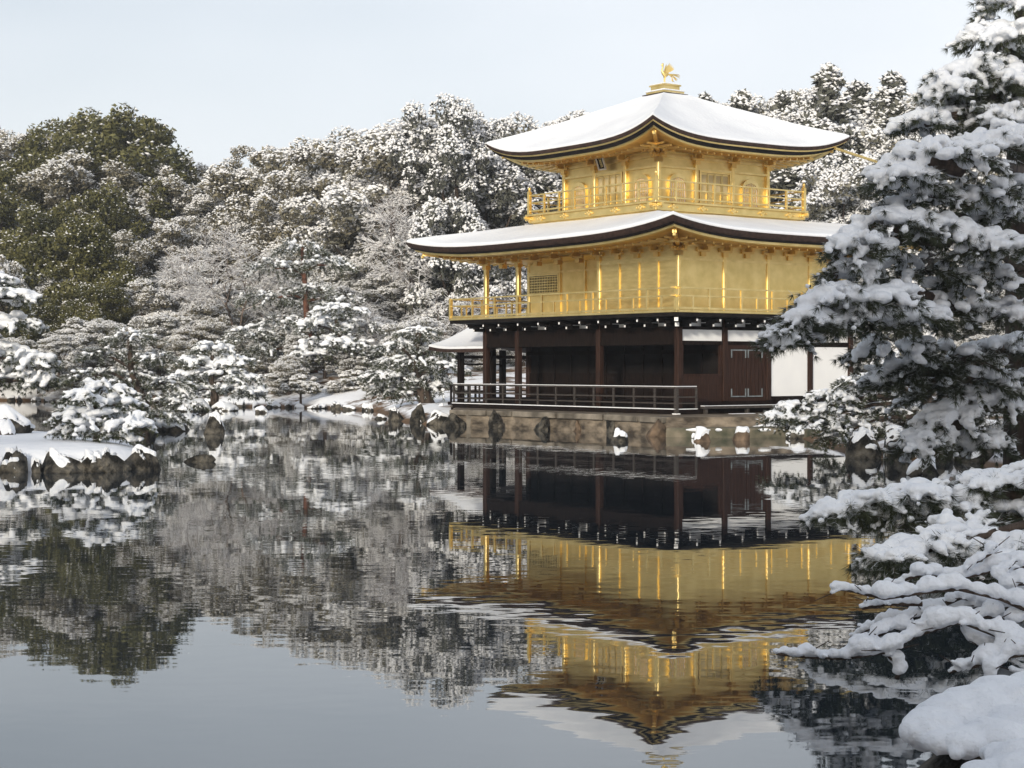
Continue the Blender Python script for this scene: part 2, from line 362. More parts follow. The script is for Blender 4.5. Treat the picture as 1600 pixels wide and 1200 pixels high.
cols_s = [0, 4.38, 9.46, LY]; cols_e = [0, 2.19, 4.38, 6.57, LX]
cw = .115
def column(X, Y, z0, z1, mat, parent, h=cw, name='column'):
    return box_part(name, mat, parent, X - h, X + h, Y - h, Y + h, z0, z1, bevel=.025)
for Y in cols_s: column(0, Y, .8, 4.0, WOODR, pav)
for X in cols_e[1:]: column(X, 0, 1.03, 4.0, WOODR if X < 5 else WOODR, pav)
for Y in (2.19, 4.38, 6.57, 8.76, LY): column(LX, Y, .8, 4.0, WOODR, pav)
for X in (2.19, 4.38, 6.57): column(X, LY, .8, 4.0, WOODR, pav)
# beams along the four sides
for z0, z1, o in ((3.06, 3.20, .07), (3.60, 3.72, .08), (3.98, 4.04, .1)):
    MB().box(-o, o, -o, LY + o, z0, z1).box(o, LX, -o, o, z0, z1).box(LX - o, LX + o, o, LY, z0, z1).box(o, LX - o, LY - o, LY + o, z0, z1).build('beam', WOOD, pav)
MB().box(-.045, .045, .12, LY - .12, 3.20, 3.60).build('frieze_board', WOOD, pav)
# white plaster panels
for i in range(4):
    a, b = cols_e[i] + cw + .02, cols_e[i + 1] - cw - .02
    box_part('plaster_panel', PLAST, pav, a, b, -.035, .035, 3.20, 3.60, bevel=0)
    box_part('plaster_panel', PLAST, pav, a, b, -.03, .03, 3.72, 3.98, bevel=0)
    if i >= 2:
        box_part('plaster_wall', PLAST, pav, a, b, -.04, .04, 1.19, 3.02, bevel=0)
        MB().box(a, b, -.06, .06, 1.03, 1.19).box(a, b, -.055, .055, 3.02, 3.06).build('sill', WOOD, pav)
ys = [0, 2.19, 4.38, 6.9, 9.46, LY]
for i in range(5):
    box_part('plaster_panel', PLAST, pav, -.03, .03, ys[i] + .5, ys[i + 1] - .5, 3.72, 3.98, bevel=0)
    box_part('short_post', WOOD, pav, -.06, .06, ys[i] + .38, ys[i] + .5, 3.72, 3.98, bevel=0)
    box_part('short_post', WOOD, pav, -.06, .06, ys[i + 1] - .5, ys[i + 1] - .38, 3.72, 3.98, bevel=0)
# recessed south wall of the ground floor
rw = MB().box(2.15, 2.23, .1, LY, 1.03, 2.0)
for Y in np.arange(1.1, LY, 1.1): rw.box(2.11, 2.15, Y - .04, Y + .04, 1.03, 3.06)
for z in (1.3, 1.6, 1.98): rw.box(2.12, 2.15, .1, LY, z, z + .05)
rw.build('half_shutter', WOOD, pav)
MB().box(2.2, 2.24, .1, LY, 2.0, 4.0).build('inner_wall', BLACK, pav)  # black stands for the unlit recess: its shade is in the colour
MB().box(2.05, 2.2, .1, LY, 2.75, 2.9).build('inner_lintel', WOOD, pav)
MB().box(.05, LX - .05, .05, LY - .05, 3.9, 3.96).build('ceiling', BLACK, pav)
MB().box(LX - .04, LX + .04, .1, LY - .1, 1.03, 3.06).box(2.3, LX - .1, LY - .04, LY + .04, 1.03, 3.06).build('rear_wall', WOOD, pav)
# east first bay: half wall with dark opening
hw = MB().box(.12, 2.07, -.04, .04, 1.03, 1.95)
for z in np.arange(1.1, 1.95, .14): hw.box(.12, 2.07, -.055, -.04, z, z + .012)
hw.box(.12, 2.07, -.065, -.04, 1.95, 2.02); hw.box(.12, .2, -.05, .05, 2.02, 3.06); hw.box(1.95, 2.07, -.05, .05, 2.02, 3.06)
hw.build('half_shutter', WOODR, pav)
# east second bay: double plank doors with hinges
dj = MB().box(2.31, 2.45, -.06, .06, 1.15, 3.06).box(4.12, 4.26, -.06, .06, 1.15, 3.06).box(2.45, 4.12, -.06, .06, 2.93, 3.06).box(2.31, 4.26, -.08, .06, 1.03, 1.15)
dj.build('door_frame', WOODR, pav)
for a, b in ((2.47, 3.27), (3.30, 4.10)):
    d = MB().box(a, b, -.045, .0, 1.16, 2.92)
    for k in range(1, 4): d.box(a + (b - a) * k / 4 - .012, a + (b - a) * k / 4 + .012, -.058, -.045, 1.2, 2.9)
    do = d.build('door', WOODR, pav)
    hg = MB()
    for z, s in ((1.2, 1), (2.88, -1)):
        hg.box(a + .01, b - .01, -.068, -.06, z - .02, z + .02)
        for xx in (a + .02, b - .08): hg.box(xx, xx + .06, -.067, -.06, min(z, z + s * .28), max(z, z + s * .28))
    hg.build('hinge', mat_noise('grey_iron', (0.12, 0.14, 0.15), (0.22, 0.25, 0.26), 6, .5), do)

# ground storey railing: rails + posts (snow on the top rail)
def railing(name, path, z_list, post_z, spacing, mat, parent, rw_=.07, pw=.07, corner=None, snow=False, short=None):
    mb = MB()
    for i in range(len(path) - 1):
        a, b = path[i], path[i + 1]
        for z, h in z_list: mb.beam((a[0], a[1], z), (b[0], b[1], z), rw_ * (1.25 if z == z_list[0][0] else 1), h)
    r = mb.build(name, mat, parent)
    for i in range(len(path) - 1):
        a, b = Vector((*path[i], 0)), Vector((*path[i + 1], 0)); n = max(1, round((b - a).length / spacing))
        for k in range(n + 1):
            p = a.lerp(b, k / n); end = k in (0, n)
            if end and k == n and i < len(path) - 2: continue
            hh = pw / 2
            if not end or corner is None:
                MB().box(p.x - hh, p.x + hh, p.y - hh, p.y + hh, post_z[0], post_z[1]).build('rail_post', mat, r)
            if short and k < n:
                q = a.lerp(b, (k + .5) / n)
                MB().box(q.x - hh * .8, q.x + hh * .8, q.y - hh * .8, q.y + hh * .8, post_z[0], short).build('short_post', mat, r)
    if corner:
        for p in path:
            h = corner[0]; pf = corner[2]
            m_ = MB().box(p[0] - h, p[0] + h, p[1] - h, p[1] + h, post_z[0] - .06, corner[1])
            if pf: m_.lathe([(h * 1.0, 0), (h * 1.25, .02), (h * .6, .05), (h * 1.0, .1), (h * .9, .15), (h * .3, .2), (0.001, .23)], (p[0], p[1], corner[1]), 10)
            m_.build('corner_post', corner[3] if len(corner) > 3 else mat, r)
    if snow:
        s_ = MB()
        for i in range(len(path) - 1):
            a, b = path[i], path[i + 1]; s_.beam((a[0], a[1], z_list[0][0] + .04), (b[0], b[1], z_list[0][0] + .04), .06, .022)
        s_.build('snow_strip', SNOW, r)
    return r
path = [(-.02, -.95), (-.95, -.95), (-.95, LY + .95), (1.6, LY + .95)]
rl = railing('lower_railing', path, [(1.55, .06), (1.22, .045), (1.0, .04)], (.79, 1.53), 1.1, WOODG, pav, rw_=.06, pw=.06, snow=True)
MB().box(-1.02, -.90, -1.02, -.90, .3, 1.5).build('corner_post', WOODG, rl)
MB().box(-1.06, -.86, -1.06, -.86, .5, .66).build('post_cap', PLAST, rl)
MB().tube([(-.95, LY + 1, .4), (-.95, LY + 1, .62)], .1, 8).build('deck_leg', WOOD, rl)

# brackets carrying the balcony with white painted ends
def brackets():
    spots = [(None, X) for X in (.0, 1.1, 2.19, 3.28, 4.38, 5.47, 6.57, 7.66, LX)] + [(Y, None) for Y in (0, 1.1, 2.19, 3.28, 4.38, 5.6, 6.9, 8.2, 9.46, 10.5, LY)]
    for Y, X in spots:
        m_ = MB(); c_ = MB()
        for reach, z in ((.97, 3.93), (.62, 3.76)):
            h = .055
            if X is not None:
                m_.box(X - h, X + h, -reach, .05, z - .07, z + .07); c_.box(X - .035, X + .035, -reach - .015, -reach, z - .06, z + .02)
            else:
                m_.box(-reach, .05, Y - h, Y + h, z - .07, z + .07); c_.box(-reach - .015, -reach, Y - .035, Y + .035, z - .06, z + .02)
        if X is not None: m_.box(X - .3, X + .3, -.66, -.55, 3.82, 3.9)
        else: m_.box(-.66, -.55, Y - .3, Y + .3, 3.82, 3.9)
        c_.build('end_cap', PLAST, m_.build('bracket', BLACK, pav))
    m_ = MB(); c_ = MB()
    for reach, z in ((1.0, 3.93), (.66, 3.76)):
        m_.beam((.0, .0, z), (-reach, -reach, z), .13, .15); c_.beam((-reach - .015, -reach - .015, z - .01), (-reach, -reach, z - .01), .14, .13)
    c_.build('end_cap', PLAST, m_.build('bracket', BLACK, pav))
brackets()

# ---- second storey
o2 = 1.1
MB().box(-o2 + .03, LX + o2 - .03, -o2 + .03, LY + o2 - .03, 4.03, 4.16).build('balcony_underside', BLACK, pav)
MB().box(-o2, LX + o2, -o2, LY + o2, 4.16, 4.25).build('balcony_floor', GOLD, pav, bevel=.01)
e2 = 1.04
railing('upper_railing', [(LX + e2, LY + e2), (LX + e2, -e2), (-e2, -e2), (-e2, LY + e2), (LX + e2, LY + e2)], [(5.02, .055), (4.74, .05), (4.31, .07)], (4.25, 5.0), 1.46, GOLD, pav,
        rw_=.06, pw=.07, corner=(.06, 5.06, False, GOLDB), short=4.72)
for s in (0, .28):
    MB().beam((-e2 - .28, -e2, 5.02 - s), (-e2 + .1, -e2, 5.02 - s), .07, .06).beam((-e2, -e2 - .28, 5.0 - s), (-e2, -e2 + .1, 5.0 - s), .07, .06).build('rail_end', GOLDB, pav)
TW = 6.72
for X in cols_e: column(X, 0, 4.25, TW, GOLDB, pav, .08)
for Y in (4.38, 9.46, LY): column(0, Y, 4.25, TW, GOLDB if Y < 5 else GOLD, pav, .09)
for X in (2.19, 4.38, 6.57): column(X, LY, 4.25, TW, GOLD, pav, .08)
for i in range(4):
    a, b = cols_e[i] + .08, cols_e[i + 1] - .08
    wl = MB().box(a, b, -.03, .03, 4.25, TW)
    wl.build('wall_panel', GOLDP, pav)
MB().box(.08, LX, -.065, .0, 6.06, 6.14).box(.08, LX, -.06, .0, 4.25, 4.37).box(.08, LX, -.1, .02, TW - .16, TW).build('wall_rail', GOLD, pav)
# flush south part: slatted doors
sw = MB().box(-.03, .03, .08, 4.30, 4.25, TW); sw.build('slatted_door', GOLDW, pav)
for Y in (1.05, 2.1, 3.2):
    MB().box(-.075, -.0, Y - .035, Y + .035, 4.37, 6.1).build('door_stile', GOLDB, pav)
MB().box(-.07, .0, .08, 4.30, 6.06, 6.14).box(-.07, .0, .08, 4.30, 4.25, 4.37).build('wall_rail', GOLD, pav)
MB().box(-.1, .1, -.1, LY + .1, TW - .16, TW + .02).build('eave_beam', GOLD, pav)
MB().box(2.15, 2.23, 4.38, LY, 4.25, TW).build('recess_wall', GOLDP, pav)
MB().box(.0, 2.15, 4.34, 4.42, 4.25, TW).box(LX - .03, LX + .03, .1, LY, 4.25, TW).box(2.23, LX, LY - .03, LY + .03, 4.25, TW).build('rear_wall', GOLDP, pav)
MB().box(.1, 2.15, 4.42, LY, 6.5, 6.55).build('veranda_ceiling', GOLD, pav)
for Y in (6.2, 7.9, 9.5): MB().box(2.09, 2.15, Y - .05, Y + .05, 4.25, 6.5).build('door_stile', GOLD, pav)
MB().box(2.1, 2.15, 4.42, LY, 6.08, 6.16).build('wall_rail', GOLD, pav)
lw = MB()
for Y in np.arange(9.62, 11.5, .11): lw.box(2.10, 2.13, Y, Y + .035, 5.28, 5.98)
for z in np.arange(5.28, 6.0, .11): lw.box(2.095, 2.125, 9.6, 11.5, z, z + .03)
lwo = MB().box(2.08, 2.15, 9.54, 9.62, 5.2, 6.06).box(2.08, 2.15, 11.5, 11.56, 5.2, 6.06).box(2.08, 2.15, 9.62, 11.5, 5.2, 5.27).box(2.08, 2.15, 9.62, 11.5, 6.0, 6.06).build('window', GOLD, pav)
lw.build('lattice', GOLD, lwo)
MB().box(2.135, 2.148, 9.62, 11.5, 5.27, 6.0).build('pane', BLACK, lwo)

# ---- roofs
NT = 26
def roof(x0, x1, y0, y1, ix0, ix1, iy0, iy1, zm, S, p, ztop, gpow, zw, D, layers, soff, snow_h, raf_step, bracket_D, name='roof', zr=.0):
    ts = [.5 - .5 * math.cos(math.pi * k / NT) for k in range(NT)]
    def ring(fr, ins, dz, useg=None):
        out = []
        ax0, ax1, ay0, ay1 = x0 + ins, x1 - ins, y0 + ins, y1 - ins
        bx0, bx1, by0, by1 = [u + (v - u) * fr for u, v in ((ax0, ix0), (ax1, ix1), (ay0, iy0), (ay1, iy1))]
        for side in range(4):
            for t in ts:
                if side == 0: x, y = bx0 + (bx1 - bx0) * t, by0
                elif side == 1: x, y = bx1, by0 + (by1 - by0) * t
                elif side == 2: x, y = bx1 + (bx0 - bx1) * t, by1
                else: x, y = bx0, by1 + (by0 - by1) * t
                ze = zm + S * abs(2 * t - 1) ** p
                z = ze + (ztop - ze) * (fr ** gpow if fr > 0 else 0) + dz
                out.append((x, y, z))
        return out
    def soffit_ring(ins, f):                    # between the eave (f=0) and the wall head (f=1)
        a = ring(0, ins, 0); return [(x, y, (z - soff) + (zw - (z - soff)) * f) for x, y, z in a]
    rg = [ring(f, 0, 0) for f in np.linspace(1, 0, 14)] + [ring(0, i, -d) for i, d in layers[0][1]]
    ro = MB().loft(rg[::-1]).build(name, layers[0][0], pav, smooth=False)
    for mt, prof, nm in [(l_[0], l_[1], l_[2]) for l_ in layers[1:]]:
        MB().loft([ring(0, i, -d) for i, d in prof][::-1]).build(nm, mt, ro)
    i0 = layers[-1][1][-1][0]
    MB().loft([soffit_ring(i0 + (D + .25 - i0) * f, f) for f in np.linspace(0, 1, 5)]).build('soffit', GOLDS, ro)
    # snow blanket
    sr = []
    for i, d in ((.03, -.0), (.012, snow_h * .3), (.03, snow_h * .7), (.09, snow_h * .95)): sr.append(ring(0, i, d))
    for f in np.linspace(.03, 1, 26): sr.append([(x, y, z + .018 * math.sin(x * 1.7 + y * .6) * math.sin(y * 1.3 - x * .4)) for x, y, z in ring(f, .02, snow_h)])
    so_ = MB().loft(sr).build('snow_cover', SNOWR, ro, smooth=True)
    # rafters
    rf = MB()
    def zeave(c, a, b): t = (c - a) / (b - a); return zm + S * abs(2 * t - 1) ** p
    for side in range(4):
        a, b = (x0, x1) if side in (0, 2) else (y0, y1)
        for c in np.arange(a + .5, b - .45, raf_step):
            q = min(c - a, b - c); inn = min(D + .1, q - .03); i1 = i0 + .3
            if inn - i1 < .25: continue
            ze = zeave(c, a, b) - soff
            zA = ze - .05; zB = ze + (zw - ze) * (inn - i0) / (D - i0) - .05
            if side == 0: A, B = (c, y0 + i1, zA), (c, y0 + inn, zB)
            elif side == 2: A, B = (c, y1 - i1, zA), (c, y1 - inn, zB)
            elif side == 1: A, B = (x1 - i1, c, zA), (x1 - inn, c, zB)
            else: A, B = (x0 + i1, c, zA), (x0 + inn, c, zB)
            rf.beam(A, B, .07, .07)
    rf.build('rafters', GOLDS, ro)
    # hip beams
    hb = MB()
    for (cx, cy, sx, sy) in ((x0, y0, 1, 1), (x1, y0, -1, 1), (x1, y1, -1, -1), (x0, y1, 1, -1)):
        zt = zm + S - soff
        hb.beam((cx + sx * (i0 + .02), cy + sy * (i0 + .02), zt - .1), (cx + sx * D, cy + sy * D, zw - .12), .14, .18)
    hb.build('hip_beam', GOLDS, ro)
    # purlin carried by bracket arms
    pu = MB(); bd = bracket_D; zb = zw - .02
    X0, X1, Y0, Y1 = x0 + D - bd, x1 - D + bd, y0 + D - bd, y1 - D + bd
    zz = zb + .0
    pu.box(X0 - .3, X1 + .3, Y0 - .06, Y0 + .06, zz - .09, zz).box(X0 - .3, X1 + .3, Y1 - .06, Y1 + .06, zz - .09, zz)
    pu.box(X0 - .06, X0 + .06, Y0 + .06, Y1 - .06, zz - .085, zz - .005).box(X1 - .06, X1 + .06, Y0 + .06, Y1 - .06, zz - .085, zz - .005)
    pu.build('purlin', GOLD, ro)
    return ro
e = 2.37
roof2 = roof(-e, LX + e, -e, LY + e, 4.46 - 3.6, 4.46 + 3.6, 5.76 - 3.6, 5.76 + 3.6, 6.93, .44, 3.7, 7.86, 1.12, 6.72, e,
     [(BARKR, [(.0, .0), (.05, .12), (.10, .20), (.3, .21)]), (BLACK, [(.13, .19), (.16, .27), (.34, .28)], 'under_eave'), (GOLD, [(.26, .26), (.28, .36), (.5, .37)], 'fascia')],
     .37, .13, .42, .75)
ex = 5.08; C3 = (4.46, 5.76)
roof3 = roof(C3[0] - ex, C3[0] + ex, C3[1] - ex, C3[1] + ex, C3[0] - .5, C3[0] + .5, C3[1] - .5, C3[1] + .5, 10.58, .62, 3.7, 12.92, 1.16, 10.42, ex - 2.82,
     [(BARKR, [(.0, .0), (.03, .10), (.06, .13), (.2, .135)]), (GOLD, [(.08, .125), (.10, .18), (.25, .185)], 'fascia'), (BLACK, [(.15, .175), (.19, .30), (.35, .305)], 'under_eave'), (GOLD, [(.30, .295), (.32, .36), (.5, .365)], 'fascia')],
     .35, .11, .36, .7, name='roof')
# wall head brackets
def head_brackets(spots, zt, reach):
    for (x, y, nx, ny) in spots:
        m_ = MB()
        h = .06
        ax, ay = abs(ny), abs(nx)
        m_.beam((x, y, zt - .22), (x + nx * reach * .55, y + ny * reach * .55, zt - .22), .12, .12)
        m_.beam((x, y, zt - .12), (x + nx * reach, y + ny * reach, zt - .12), .1, .1)
        px_, py_ = x + nx * .08, y + ny * .08
        m_.beam((px_ - ax * .3, py_ - ay * .3, zt - .3), (px_ + ax * .3, py_ + ay * .3, zt - .3), .1, .07)
        qx, qy = x + nx * reach * .75, y + ny * reach * .75
        m_.beam((qx - ax * .3, qy - ay * .3, zt - .13), (qx + ax * .3, qy + ay * .3, zt - .13), .1, .08)
        for s in (-.26, 0, .26): m_.box(px_ + ax * s - .045, px_ + ax * s + .045, py_ + ay * s - .045, py_ + ay * s + .045, zt - .25, zt - .19)
        m_.box(x - .12, x + .12, y - .12, y + .12, zt - .5, zt - .34)
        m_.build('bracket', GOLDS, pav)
sp = [(X, 0, 0, -1) for X in (0, 1.1, 2.19, 3.28, 4.38, 5.47, 6.57, 7.66, LX)] + [(0, Y, -1, 0) for Y in (0, 1.1, 2.19, 3.28, 4.38, 5.6, 6.9, 8.2, 9.46, 10.5, LY)]
head_brackets(sp, 6.72, .75)
w3 = 2.82
sp = [(C3[0] + s * w3, C3[1] - w3, 0, -1) for s in (-1, -.333, .333, 1)] + [(C3[0] - w3, C3[1] + s * w3, -1, 0) for s in (-1, -.333, .333, 1)]
head_brackets(sp, 10.42, .75)

# ---- third storey
hb_ = 3.85
bb = MB().box(C3[0] - hb_, C3[0] + hb_, C3[1] - hb_, C3[1] + hb_, 8.0, 8.27)
bb.box(C3[0] - hb_ + .12, C3[0] + hb_ - .12, C3[1] - hb_ + .12, C3[1] + hb_ - .12, 7.70, 8.0)
bl = bb.build('balcony_base', GOLDP, pav, bevel=.01)
MB().box(C3[0] - hb_ - .1, C3[0] + hb_ + .1, C3[1] - hb_ - .1, C3[1] + hb_ + .1, 8.27, 8.35).build('balcony_floor', GOLD, pav, bevel=.01)
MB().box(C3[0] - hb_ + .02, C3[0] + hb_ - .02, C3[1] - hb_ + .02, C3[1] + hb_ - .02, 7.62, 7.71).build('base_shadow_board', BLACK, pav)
def fitting(x, y, z, nx, ny):
    m_ = MB(); ax, ay = abs(ny), abs(nx)
    for (s, t, r) in ((-.09, .02, .06), (.09, .02, .06), (0, .08, .06), (0, -.03, .07), (-.2, .0, .035), (.2, .0, .035)):
        c = Vector((x + ax * s, y + ay * s, z + t))
        m_.tube([c, c + Vector((nx, ny, 0)) * .045, c + Vector((nx, ny, 0)) * .06], [r, r * .9, r * .4], 8)
    m_.build('metal_fitting', GOLDB, bl)
for s in (-.98, -.78, -.4, 0, .4, .78, .98):
    fitting(C3[0] + s * hb_, C3[1] - hb_, 8.13, 0, -1); fitting(C3[0] - hb_, C3[1] + s * hb_, 8.13, -1, 0)
for (sx, sy) in ((1, -1), (-1, 1), (-1, -1)):
    for ax in (0, 1):
        a = Vector((C3[0] + sx * (hb_ - .1), C3[1] + sy * (hb_ - .1), 8.2)); d_ = Vector((sx, 0, 0)) if ax else Vector((0, sy, 0))
        MB().beam(a, a + d_ * .38, .09, .1).build('beam_end', GOLDB, bl)
r3 = hb_ - .03
q = [(C3[0] + r3, C3[1] + r3), (C3[0] + r3, C3[1] - r3), (C3[0] - r3, C3[1] - r3), (C3[0] - r3, C3[1] + r3), (C3[0] + r3, C3[1] + r3)]
rail3 = railing('top_railing', q, [(9.1, .05), (8.80, .045), (8.48, .06)], (8.35, 9.08), .97, GOLD, pav, rw_=.055, pw=.075, corner=(.065, 9.25, True, GOLDB))
MB().lathe([(.07, 0), (.09, .03), (.06, .08), (.0, .1)], (C3[0] + r3, C3[1] - r3, 9.47), 8).build('snow_cap', SNOW, rail3, smooth=True)
core = MB().box(C3[0] - w3 + .04, C3[0] + w3 - .04, C3[1] - w3 + .04, C3[1] + w3 - .04, 8.35, 10.42).build('top_wall', GOLDP, pav)
bay = 2 * w3 / 3
def face_pt(face, c, z, out):                  # c along the face from the near corner, out = proud of wall
    if face == 'e': return (C3[0] - w3 + c, C3[1] - w3 - out + .04, z)
    return (C3[0] - w3 - out + .04, C3[1] - w3 + c, z)
def fbox(mb, face, c0, c1, z0, z1, o0, o1):
    a = face_pt(face, c0, z0, o0); b = face_pt(face, c1, z1, o1)
    return mb.box(min(a[0], b[0]), max(a[0], b[0]), min(a[1], b[1]), max(a[1], b[1]), z0, z1)
for X in (-1, -.333, .333, 1):
    column(C3[0] + X * w3, C3[1] - w3, 8.35, 10.42, GOLDB, pav, .085)
    if X > -1: column(C3[0] - w3, C3[1] + X * w3, 8.35, 10.42, GOLDB, pav, .085)
ogee = [(.45, 0), (.43, .3), (.43, .58), (.425, .7), (.40, .81), (.35, .9), (.28, .96), (.19, 1.0), (.1, 1.02), (0, 1.045)]
outline = ogee + [(-x, z) for x, z in ogee[-2::-1]]
for face in ('e', 's'):
    mb = MB()
    for z0, z1, o in ((8.35, 8.47, .1), (9.72, 9.80, .1), (10.1, 10.2, .1), (10.32, 10.42, .14)):
        if face == 'e': fbox(mb, face, .085, 2 * w3 - .085, z0, z1, 0, o)
        else: fbox(mb, face, .085, 2 * w3 - .085, z0, z1, 0, o - .002)
    mb.build('wall_rail', GOLD, pav)
    # centre doors: frame + four leaves
    c0, c1 = bay + .12, 2 * bay - .12
    mb = MB(); fbox(mb, face, c0, c0 + .08, 8.47, 9.72, 0.005, .13); fbox(mb, face, c1 - .08, c1, 8.47, 9.72, 0.005, .13)
    fbox(mb, face, c0 + .08, c1 - .08, 9.64, 9.72, 0.005, .12)
    mb.build('door_frame', GOLDB, pav)
    n4 = 4; dw = (c1 - c0 - .16) / n4
    for k in range(n4):
        a = c0 + .08 + k * dw
        dd = MB(); fbox(dd, face, a + .015, a + dw - .015, 8.48, 9.63, 0.0, .05)
        do = dd.build('door', GOLDP, pav)
        dd = MB()
        fbox(dd, face, a + .015, a + .055, 8.48, 9.63, .05, .08); fbox(dd, face, a + dw - .055, a + dw - .015, 8.48, 9.63, .05, .08)
        for z in (8.48, 8.85, 9.2, 9.58): fbox(dd, face, a + .055, a + dw - .055, z, z + .05, .05, .075)
        dd.build('door_rails', GOLD, do)
        pn = MB(); fbox(pn, face, a + .06, a + dw - .06, 9.26, 9.57, .05, .058); fbox(pn, face, a + .06, a + dw - .06, 8.91, 9.19, .05, .058); pn.build('pane', DPANE, do)
    for cc in (bay / 2, 2.5 * bay):            # bell shaped windows
        zb = 8.47; fr = MB(); rgs = []
        def op(sc_, out): return [face_pt(face, cc + x * sc_, zb + (z * (sc_ if z > .3 else 1)), out) for x, z in outline]
        prof = [(.88, .03), (.88, .10), (1.03, .10), (1.03, .0)]
        fr.loft([op(s_, o_) for s_, o_ in prof], closed=False)
        wo = fr.build('bell_window', GOLD, pav)
        pn = MB(); pp = op(.9, .055); pn.add(pp, [tuple(range(len(pp)))]); pn.build('pane', PAPER, wo)
        la = MB()
        for x in (-.27, -.18, -.09, 0, .09, .18, .27):
            top = .9 - max(0, abs(x) - .12) * .7
            fbox(la, face, cc + x - .014, cc + x + .014, zb, zb + top, .058, .085)
        for z in (.18, .36, .54, .7): fbox(la, face, cc - .31, cc + .31, zb + z, zb + z + .03, .058, .08)
        la.build('lattice', GOLD, wo)
# name plaque under the south eave
pq = Vector((C3[0] - w3 - .32, C3[1] + .15, 10.16))
pt = MB(); zt_ = .26; pwid = .17; tilt = .10
def plq(s, t, o): return (pq.x - o - t * tilt / zt_, pq.y - s, pq.z + t)
def plbox(mb, s0, s1, t0, t1, o0, o1):
    vs = [plq(s, t, o) for o in (o0, o1) for (s, t) in ((s0, t0), (s1, t0), (s1, t1), (s0, t1))]
    return mb.add(vs, [(3, 2, 1, 0), (4, 5, 6, 7), (0, 1, 5, 4), (1, 2, 6, 5), (2, 3, 7, 6), (3, 0, 4, 7)])
plbox(pt, -pwid, pwid, -zt_, zt_, 0, .03)
plo = pt.build('name_plaque', BLACK, pav)
fr = MB()
for a in ((-pwid - .05, -pwid, -zt_ - .05, zt_ + .05), (pwid, pwid + .05, -zt_ - .05, zt_ + .05), (-pwid, pwid, zt_, zt_ + .05), (-pwid, pwid, -zt_ - .05, -zt_)): plbox(fr, *a, 0, .07)
fr.build('frame', mat_noise('pale_frame', (0.5, 0.48, 0.42), (0.62, 0.6, 0.55), 6, .5), plo)
try:
    tcu = bpy.data.curves.new('lettering', 'FONT'); tcu.body = '究\n竟\n頂'; tcu.size = .17; tcu.align_x = 'CENTER'; tcu.align_y = 'CENTER'; tcu.extrude = .003; tcu.space_line = .95
    to = bpy.data.objects.new('lettering', tcu); COL.objects.link(to); tm = bpy.data.meshes.new_from_object(to.evaluated_get(bpy.context.evaluated_depsgraph_get())); bpy.data.objects.remove(to); to = link('lettering', tm, GOLDB, plo)
    ang = math.atan2(tilt, zt_)
    xa = Vector((0, -1, 0)); ya = Vector((-math.sin(ang), 0, math.cos(ang))); za = xa.cross(ya)
    M = Matrix((xa, ya, za)).transposed().to_4x4(); M.translation = Vector(plq(0, 0, .036)); to.matrix_local = M
except Exception as ex_: print('lettering skipped', ex_)
# gutter pole reaching out past the right eave corner
a = (C3[0] + ex - .75, C3[1] - ex + .1, 10.72)
gp = MB().tube([a, (a[0] + 2.7, a[1] + .3, 10.42)], .055, 8); gp.build('gutter_spout', GOLDB, pav)
for sx, sy in ((-1, -1), (1, -1), (-1, 1)):
    MB().lathe([(.012, .25), (.012, .12), (.05, .1), (.06, .0), (.05, -.02)], (C3[0] + sx * (ex - .5), C3[1] + sy * (ex - .5), 10.62), 8).build('wind_bell', GOLDB, pav)
    MB().lathe([(.012, .3), (.012, .12), (.055, .1), (.07, .0), (.05, -.02)], (C3[0] - 4.46 + (-e + .5 if sx < 0 else LX + e - .5), (-e + .5 if sy < 0 else LY + e - .5), 6.72), 8).build('wind_bell', GOLDB, pav)
# roof pedestal and the bird
ped = MB().box(C3[0] - .64, C3[0] + .64, C3[1] - .64, C3[1] + .64, 12.85, 13.0).build('roof_pedestal', BARKR, pav)
MB().box(C3[0] - .53, C3[0] + .53, C3[1] - .53, C3[1] + .53, 13.0, 13.1).build('ledge', GOLD, ped)
MB().box(C3[0] - .57, C3[0] + .57, C3[1] - .57, C3[1] + .57, 13.1, 13.15).build('snow_layer', SNOW, ped, bevel=.02)
MB().box(C3[0] - .40, C3[0] + .40, C3[1] - .40, C3[1] + .40, 13.15, 13.32).box(C3[0] - .45, C3[0] + .45, C3[1] - .45, C3[1] + .45, 13.32, 13.37).build('gold_box', GOLD, ped)
MB().box(C3[0] - .43, C3[0] + .43, C3[1] - .43, C3[1] + .43, 13.37, 13.41).build('snow_layer', SNOW, ped, bevel=.02)

def skin(name, verts, edges, radii, mat, parent, sub=2, loc=None, rz=0):
    me = bpy.data.meshes.new(name); me.from_pydata(verts, edges, []); me.update()
    o = link(name, me, mat, parent)
    o.modifiers.new('skin', 'SKIN')
    sv = me.skin_vertices[0].data
    for i, r in enumerate(radii): sv[i].radius = (r, r)
    sv[0].use_root = True
    if sub: o.modifiers.new('sub', 'SUBSURF').render_levels = sub; o.modifiers['sub'].levels = sub
    dg = bpy.context.evaluated_depsgraph_get(); ev = o.evaluated_get(dg)
    nm = bpy.data.meshes.new_from_object(ev); o.modifiers.clear(); o.data = nm
    nm.polygons.foreach_set('use_smooth', [True] * len(nm.polygons))
    if loc is not None: o.location = loc
    o.rotation_euler = (0, 0, rz)
    return o
